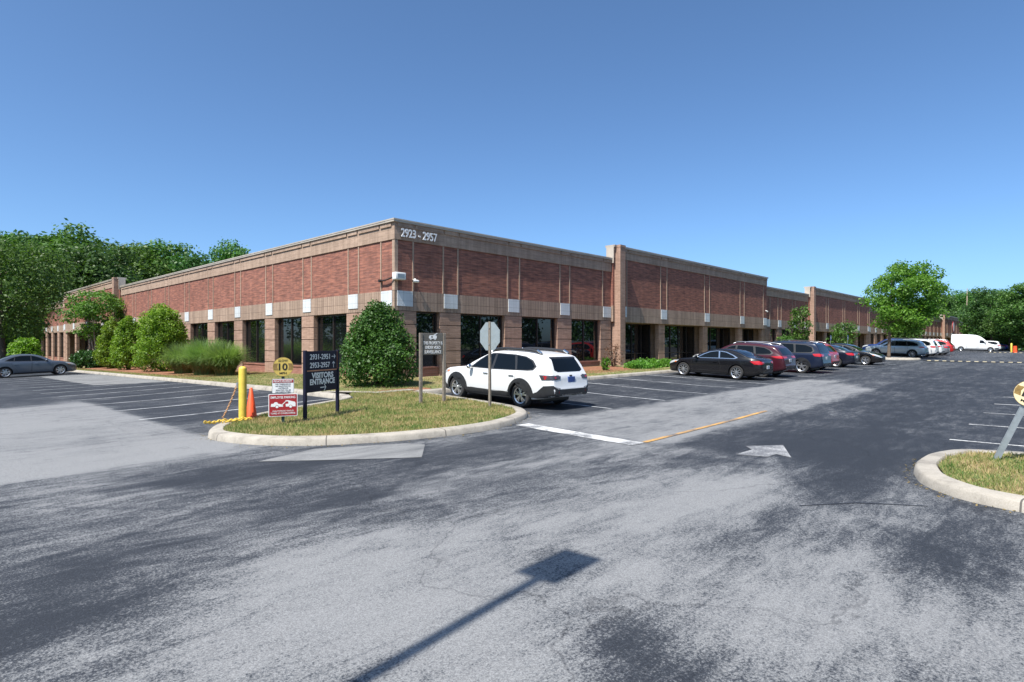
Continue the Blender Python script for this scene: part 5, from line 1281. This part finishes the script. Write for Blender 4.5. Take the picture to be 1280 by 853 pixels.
# back of the stop sign, facing the lane
x, y = -3.4, -9.2; st = empty('stop_sign', (x, y, g(x, y)+.1), 0, 'eight-sided stop sign seen from its bare metal back, on a brown post', 'sign')
b = new(); upost(b, -.2, 2.34, .075, .045); bmesh.ops.rotate(b, verts=b.verts[:], cent=(0, 0, 0), matrix=Matrix.Rotation(math.pi/2, 3, 'Z'))
for v in b.verts: v.co.x = -v.co.x*1.0 - .01
obj('post', b, M['post_grey'], st)
o8 = [(.415*math.cos(R(22.5+45*k)), .415*math.sin(R(22.5+45*k))) for k in range(8)]
b = new(); prism(b, o8, .012, .016, 'yz'); f_ = put(st, 'octagon_plate', b, M['sign_back'], 0, 0, 1.94)
b = new(); prism(b, [(u*.985, v*.985) for u, v in o8], .0165, .018, 'yz'); put(st, 'red_face', b, M['sign_red'], 0, 0, 1.94, None, f_)
t = text_mesh('STOP', .58, .27, .002, .02); bmesh.ops.rotate(t, verts=t.verts[:], cent=(0, 0, 0), matrix=Matrix.Rotation(math.pi/2, 3, 'Z')); put(st, 'lettering', t, M['white_sign'], .0195, 0, 1.94, None, f_)
for dz in (1.72, 2.16):
    b = new(); lathe(b, [(.001, -.03), (.012, -.03), (.012, .02), (.001, .02)], 8, 'x'); put(st, 'bolt', b, M['galv'], 0, 0, dz)

# leaning speed sign on the right island
x, y = -2.75, -19.86; rs = empty('leaning_sign', (x, y, g(x, y)+.1), yaw_to_cam(x, y), 'leaning galvanised post with a faded round 10 MPH disc on the right traffic island', 'sign')
rs.rotation_euler = (0, R(21), yaw_to_cam(x, y)); rs.rotation_mode = 'XYZ'
b = new(); upost(b, -.15, 1.3, .085, .045); obj('post', b, M['galv'], rs)
speed_disc(rs, 1.14, .2, 'cream', -.02)

# bollard, chain and cone
x, y = -9.17, -7.17; bo = empty('bollard', (x, y, g(x, y)+.1), 0, 'yellow steel bollard at the tip of the grass peninsula', 'bollard')
b = new(); lathe(b, [(.085, -.2), (.085, 1.16), (.08, 1.19), (.06, 1.215), (.03, 1.225), (.001, 1.228)], 28); obj('pipe', b, M['yellow'], bo, smooth=40)
hx, hy = W(-6.28, 13.35); hv = Vector((hx-x, hy-y, 0)).normalized()*.1
b = new(); bbox_bevel(b, hv.x-.03, hv.x+.03, hv.y-.03, hv.y+.03, .74, .86, .01); obj('chain_hook', b, M['galv'], bo)
def chain(name, pts, label, m, link=.06, rad=.009, group=None):
    P = [Vector(p) for p in pts]; out = []
    for a, c in zip(P, P[1:]):
        n = max(1, int((c-a).length/(link*.72))); out += [a.lerp(c, k/n) for k in range(n)]
    b = new()
    for i in range(len(out)-1):
        d = (out[i+1]-out[i]).normalized(); s = d.cross(Vector((0, 0, 1)) if abs(d.z) < .9 else Vector((1, 0, 0))).normalized(); u = s.cross(d)
        q = s if i % 2 else u; c = (out[i]+out[i+1])/2
        ring = [c+d*math.cos(t)*link*.55+q*math.sin(t)*link*.32 for t in np.linspace(0, 2*math.pi, 11)]
        tube(b, ring, rad, 5, cap=False)
    return tag(obj(name, b, m), label, 'chain', group)
def G3(x, y, l): return (x, y, g(x, y)+l)
h0 = Vector((x, y, g(x, y)+.1+.8))+hv*1.2; e0 = Vector(W(-6.4, 13.3)); e1 = Vector(W(-6.35, 12.75))
sag = [h0] + [h0.lerp(Vector(G3(e0.x-.12, e0.y-.05, .16)), t)+Vector((0, 0, -.22*t*(1-t))) for t in (.2, .4, .6, .8, 1)]
chain('hanging_chain', sag, 'faded chain hanging from the bollard hook to the kerb', M['faded_rope'], .05, .008)
gp = [G3(*W(-6.5, 12.55), .2), G3(*W(-6.42, 12.75), .16), G3(*W(-6.28, 12.92), .19), G3(*W(-6.2, 13.05), .16), G3(*W(-6.08, 13.16), .17), G3(*W(-5.98, 13.28), .18), G3(*W(-5.86, 13.36), .15), G3(*W(-5.98, 13.14), .15), G3(*W(-6.12, 12.98), .16), G3(*W(-6.3, 12.8), .15)]
chain('yellow_chain', gp, 'bright yellow plastic chain lying on the grass and kerb by the bollard', M['yellow_rope'], .075, .013)
x, y = -8.88, -6.93; cn = empty('traffic_cone', (x, y, g(x, y)+.1), .5, 'orange traffic cone right behind the yellow bollard', 'traffic cone')
b = new(); lathe(b, [(.135, .03), (.125, .05), (.03, .7), (.02, .71), (.001, .712)], 26); obj('cone', b, M['orange'], cn, smooth=40)
b = new(); bbox_bevel(b, -.18, .18, -.18, .18, 0, .032, .012); obj('base', b, M['orange'], cn)
# far bollard and barrel at the end of the lane, accessible parking signs by the front
x, y = at(1264, 0, 92); fb_ = empty('bollard', (x, y, g(x, y)), 0, 'small yellow bollard at the far end of the lane under the right wood', 'bollard')
b = new(); lathe(b, [(.12, 0), (.12, 1.35), (.08, 1.4), (.001, 1.41)], 16); obj('pipe', b, M['yellow'], fb_, smooth=40)
x, y = at(1268.5, 0, 88); fb_ = empty('traffic_barrel', (x, y, g(x, y)), 0, 'orange barrel at the far end of the lane, near the small yellow bollard', 'traffic barrel')
b = new(); lathe(b, [(.27, 0), (.27, .3), (.25, .31), (.25, .6), (.23, .61), (.23, 1.0), (.001, 1.0)], 18); obj('barrel', b, M['orange'], fb_, smooth=40)
for x, lb in ((47.4, 'small blue accessible parking sign before the lower brick wall'), (53.2, 'small blue accessible parking sign at the foot of the second raised bay')):
    sp_ = empty('parking_sign', (x, -3.6, g(x, -3.6)+.1), 0, lb, 'sign', 'blue accessible parking signs')
    b = new(); upost(b, 0, 1.95); obj('post', b, M['galv'], sp_)
    q = put(sp_, 'plate', plate(.32, .46), M['blue_sign'], 0, -.02, 1.7)
    put(sp_, 'wheelchair_symbol', flat([cir(0, .13, .03), [(-.02, .09), (.02, .09), (.03, .0), (.1, .0), (.12, -.1), (.08, -.1), (.07, -.03), (-.02, -.03)], [(-.05, .03), (-.08, -.05), (-.05, -.12), (.03, -.13), (.06, -.09), (.03, -.1), (-.04, -.09), (-.05, -.04)]]), M['white_sign'], 0, -.025, 1.7, None, q)

# lot lamp standing behind the photographer; only its shadow is in the picture
SUN_D = Vector((math.sin(R(36)), math.cos(R(36)))).normalized(); EL = 57.
hc = Vector((.40, 5.17)); H_ = 8.6; off = H_/math.tan(R(EL)); 
base = hc - SUN_D*off
bx, by = W(*(base - SUN_D*.42)); la = empty('lamp_post', (bx, by, g(bx, by)), 0, 'square-headed lot lamp whose shadow falls across the front of the asphalt', 'street lamp')
b = new(); tube(b, [(0, 0, 0), (0, 0, H_+.05)], [.06, .055], 12); obj('pole', b, M['bronze'], la)
hd = Vector(W(*base)); ang = math.atan2(W(.42, .5)[1]-W(0, 0)[1], W(.42, .5)[0]-W(0, 0)[0])
b = new(); bbox_bevel(b, -.34, .34, -.21, .21, -.06, .06, .02); bmesh.ops.rotate(b, verts=b.verts[:], cent=(0, 0, 0), matrix=Matrix.Rotation(ang, 3, 'Z')); put(la, 'lamp_head', b, M['bronze'], hd.x-bx, hd.y-by, H_)
b = new(); tube(b, [(0, 0, H_-.02), (hd.x-bx, hd.y-by, H_-.02)], .03, 8); obj('arm', b, M['bronze'], la)

# ------------------------------------------------------------------ light, sky, camera
w = bpy.data.worlds.new('World'); scene.world = w; w.use_nodes = True; nt = w.node_tree; bg = nt.nodes['Background']
sd = Vector((W(*SUN_D)[0]-W(0, 0)[0], W(*SUN_D)[1]-W(0, 0)[1])).normalized()     # the way the light travels
sky = nt.nodes.new('ShaderNodeTexSky'); sky.sky_type = 'NISHITA'; sky.sun_disc = False
sky.sun_elevation = R(EL); sky.sun_rotation = math.atan2(-sd.x, -sd.y) % (2*math.pi)
sky.altitude = 150; sky.air_density = .65; sky.dust_density = 1.6; sky.ozone_density = 4.5
lk(nt, mixc(nt, 1., sky.outputs[0], (.79, .965, 1.02), 'MULTIPLY'), bg.inputs[0]); bg.inputs[1].default_value = .115
sl = bpy.data.lights.new('sun', 'SUN'); sl.energy = 4.1; sl.angle = R(.53); sl.color = (1, .95, .87)
so = bpy.data.objects.new('sun', sl); COL.objects.link(so)
so.rotation_euler = Vector((sd.x*math.cos(R(EL)), sd.y*math.cos(R(EL)), -math.sin(R(EL)))).to_track_quat('-Z', 'Y').to_euler()
so.location = (0, 0, 40)
cd = bpy.data.cameras.new('camera'); cd.sensor_width = 36; cd.lens = 36*744/1280; cd.shift_y = 3.5/1280; cd.clip_end = 5000
co = bpy.data.objects.new('camera', cd); COL.objects.link(co); co.location = CAM
co.rotation_euler = (R(90), 0, math.atan2(UL[1], UR[1])-R(90))
scene.camera = co
scene.view_settings.view_transform = 'Standard'; scene.view_settings.look = 'None'; scene.view_settings.gamma = 1; scene.view_settings.exposure = 0.9
scene.cycles.max_bounces = 8; scene.cycles.use_denoising = True
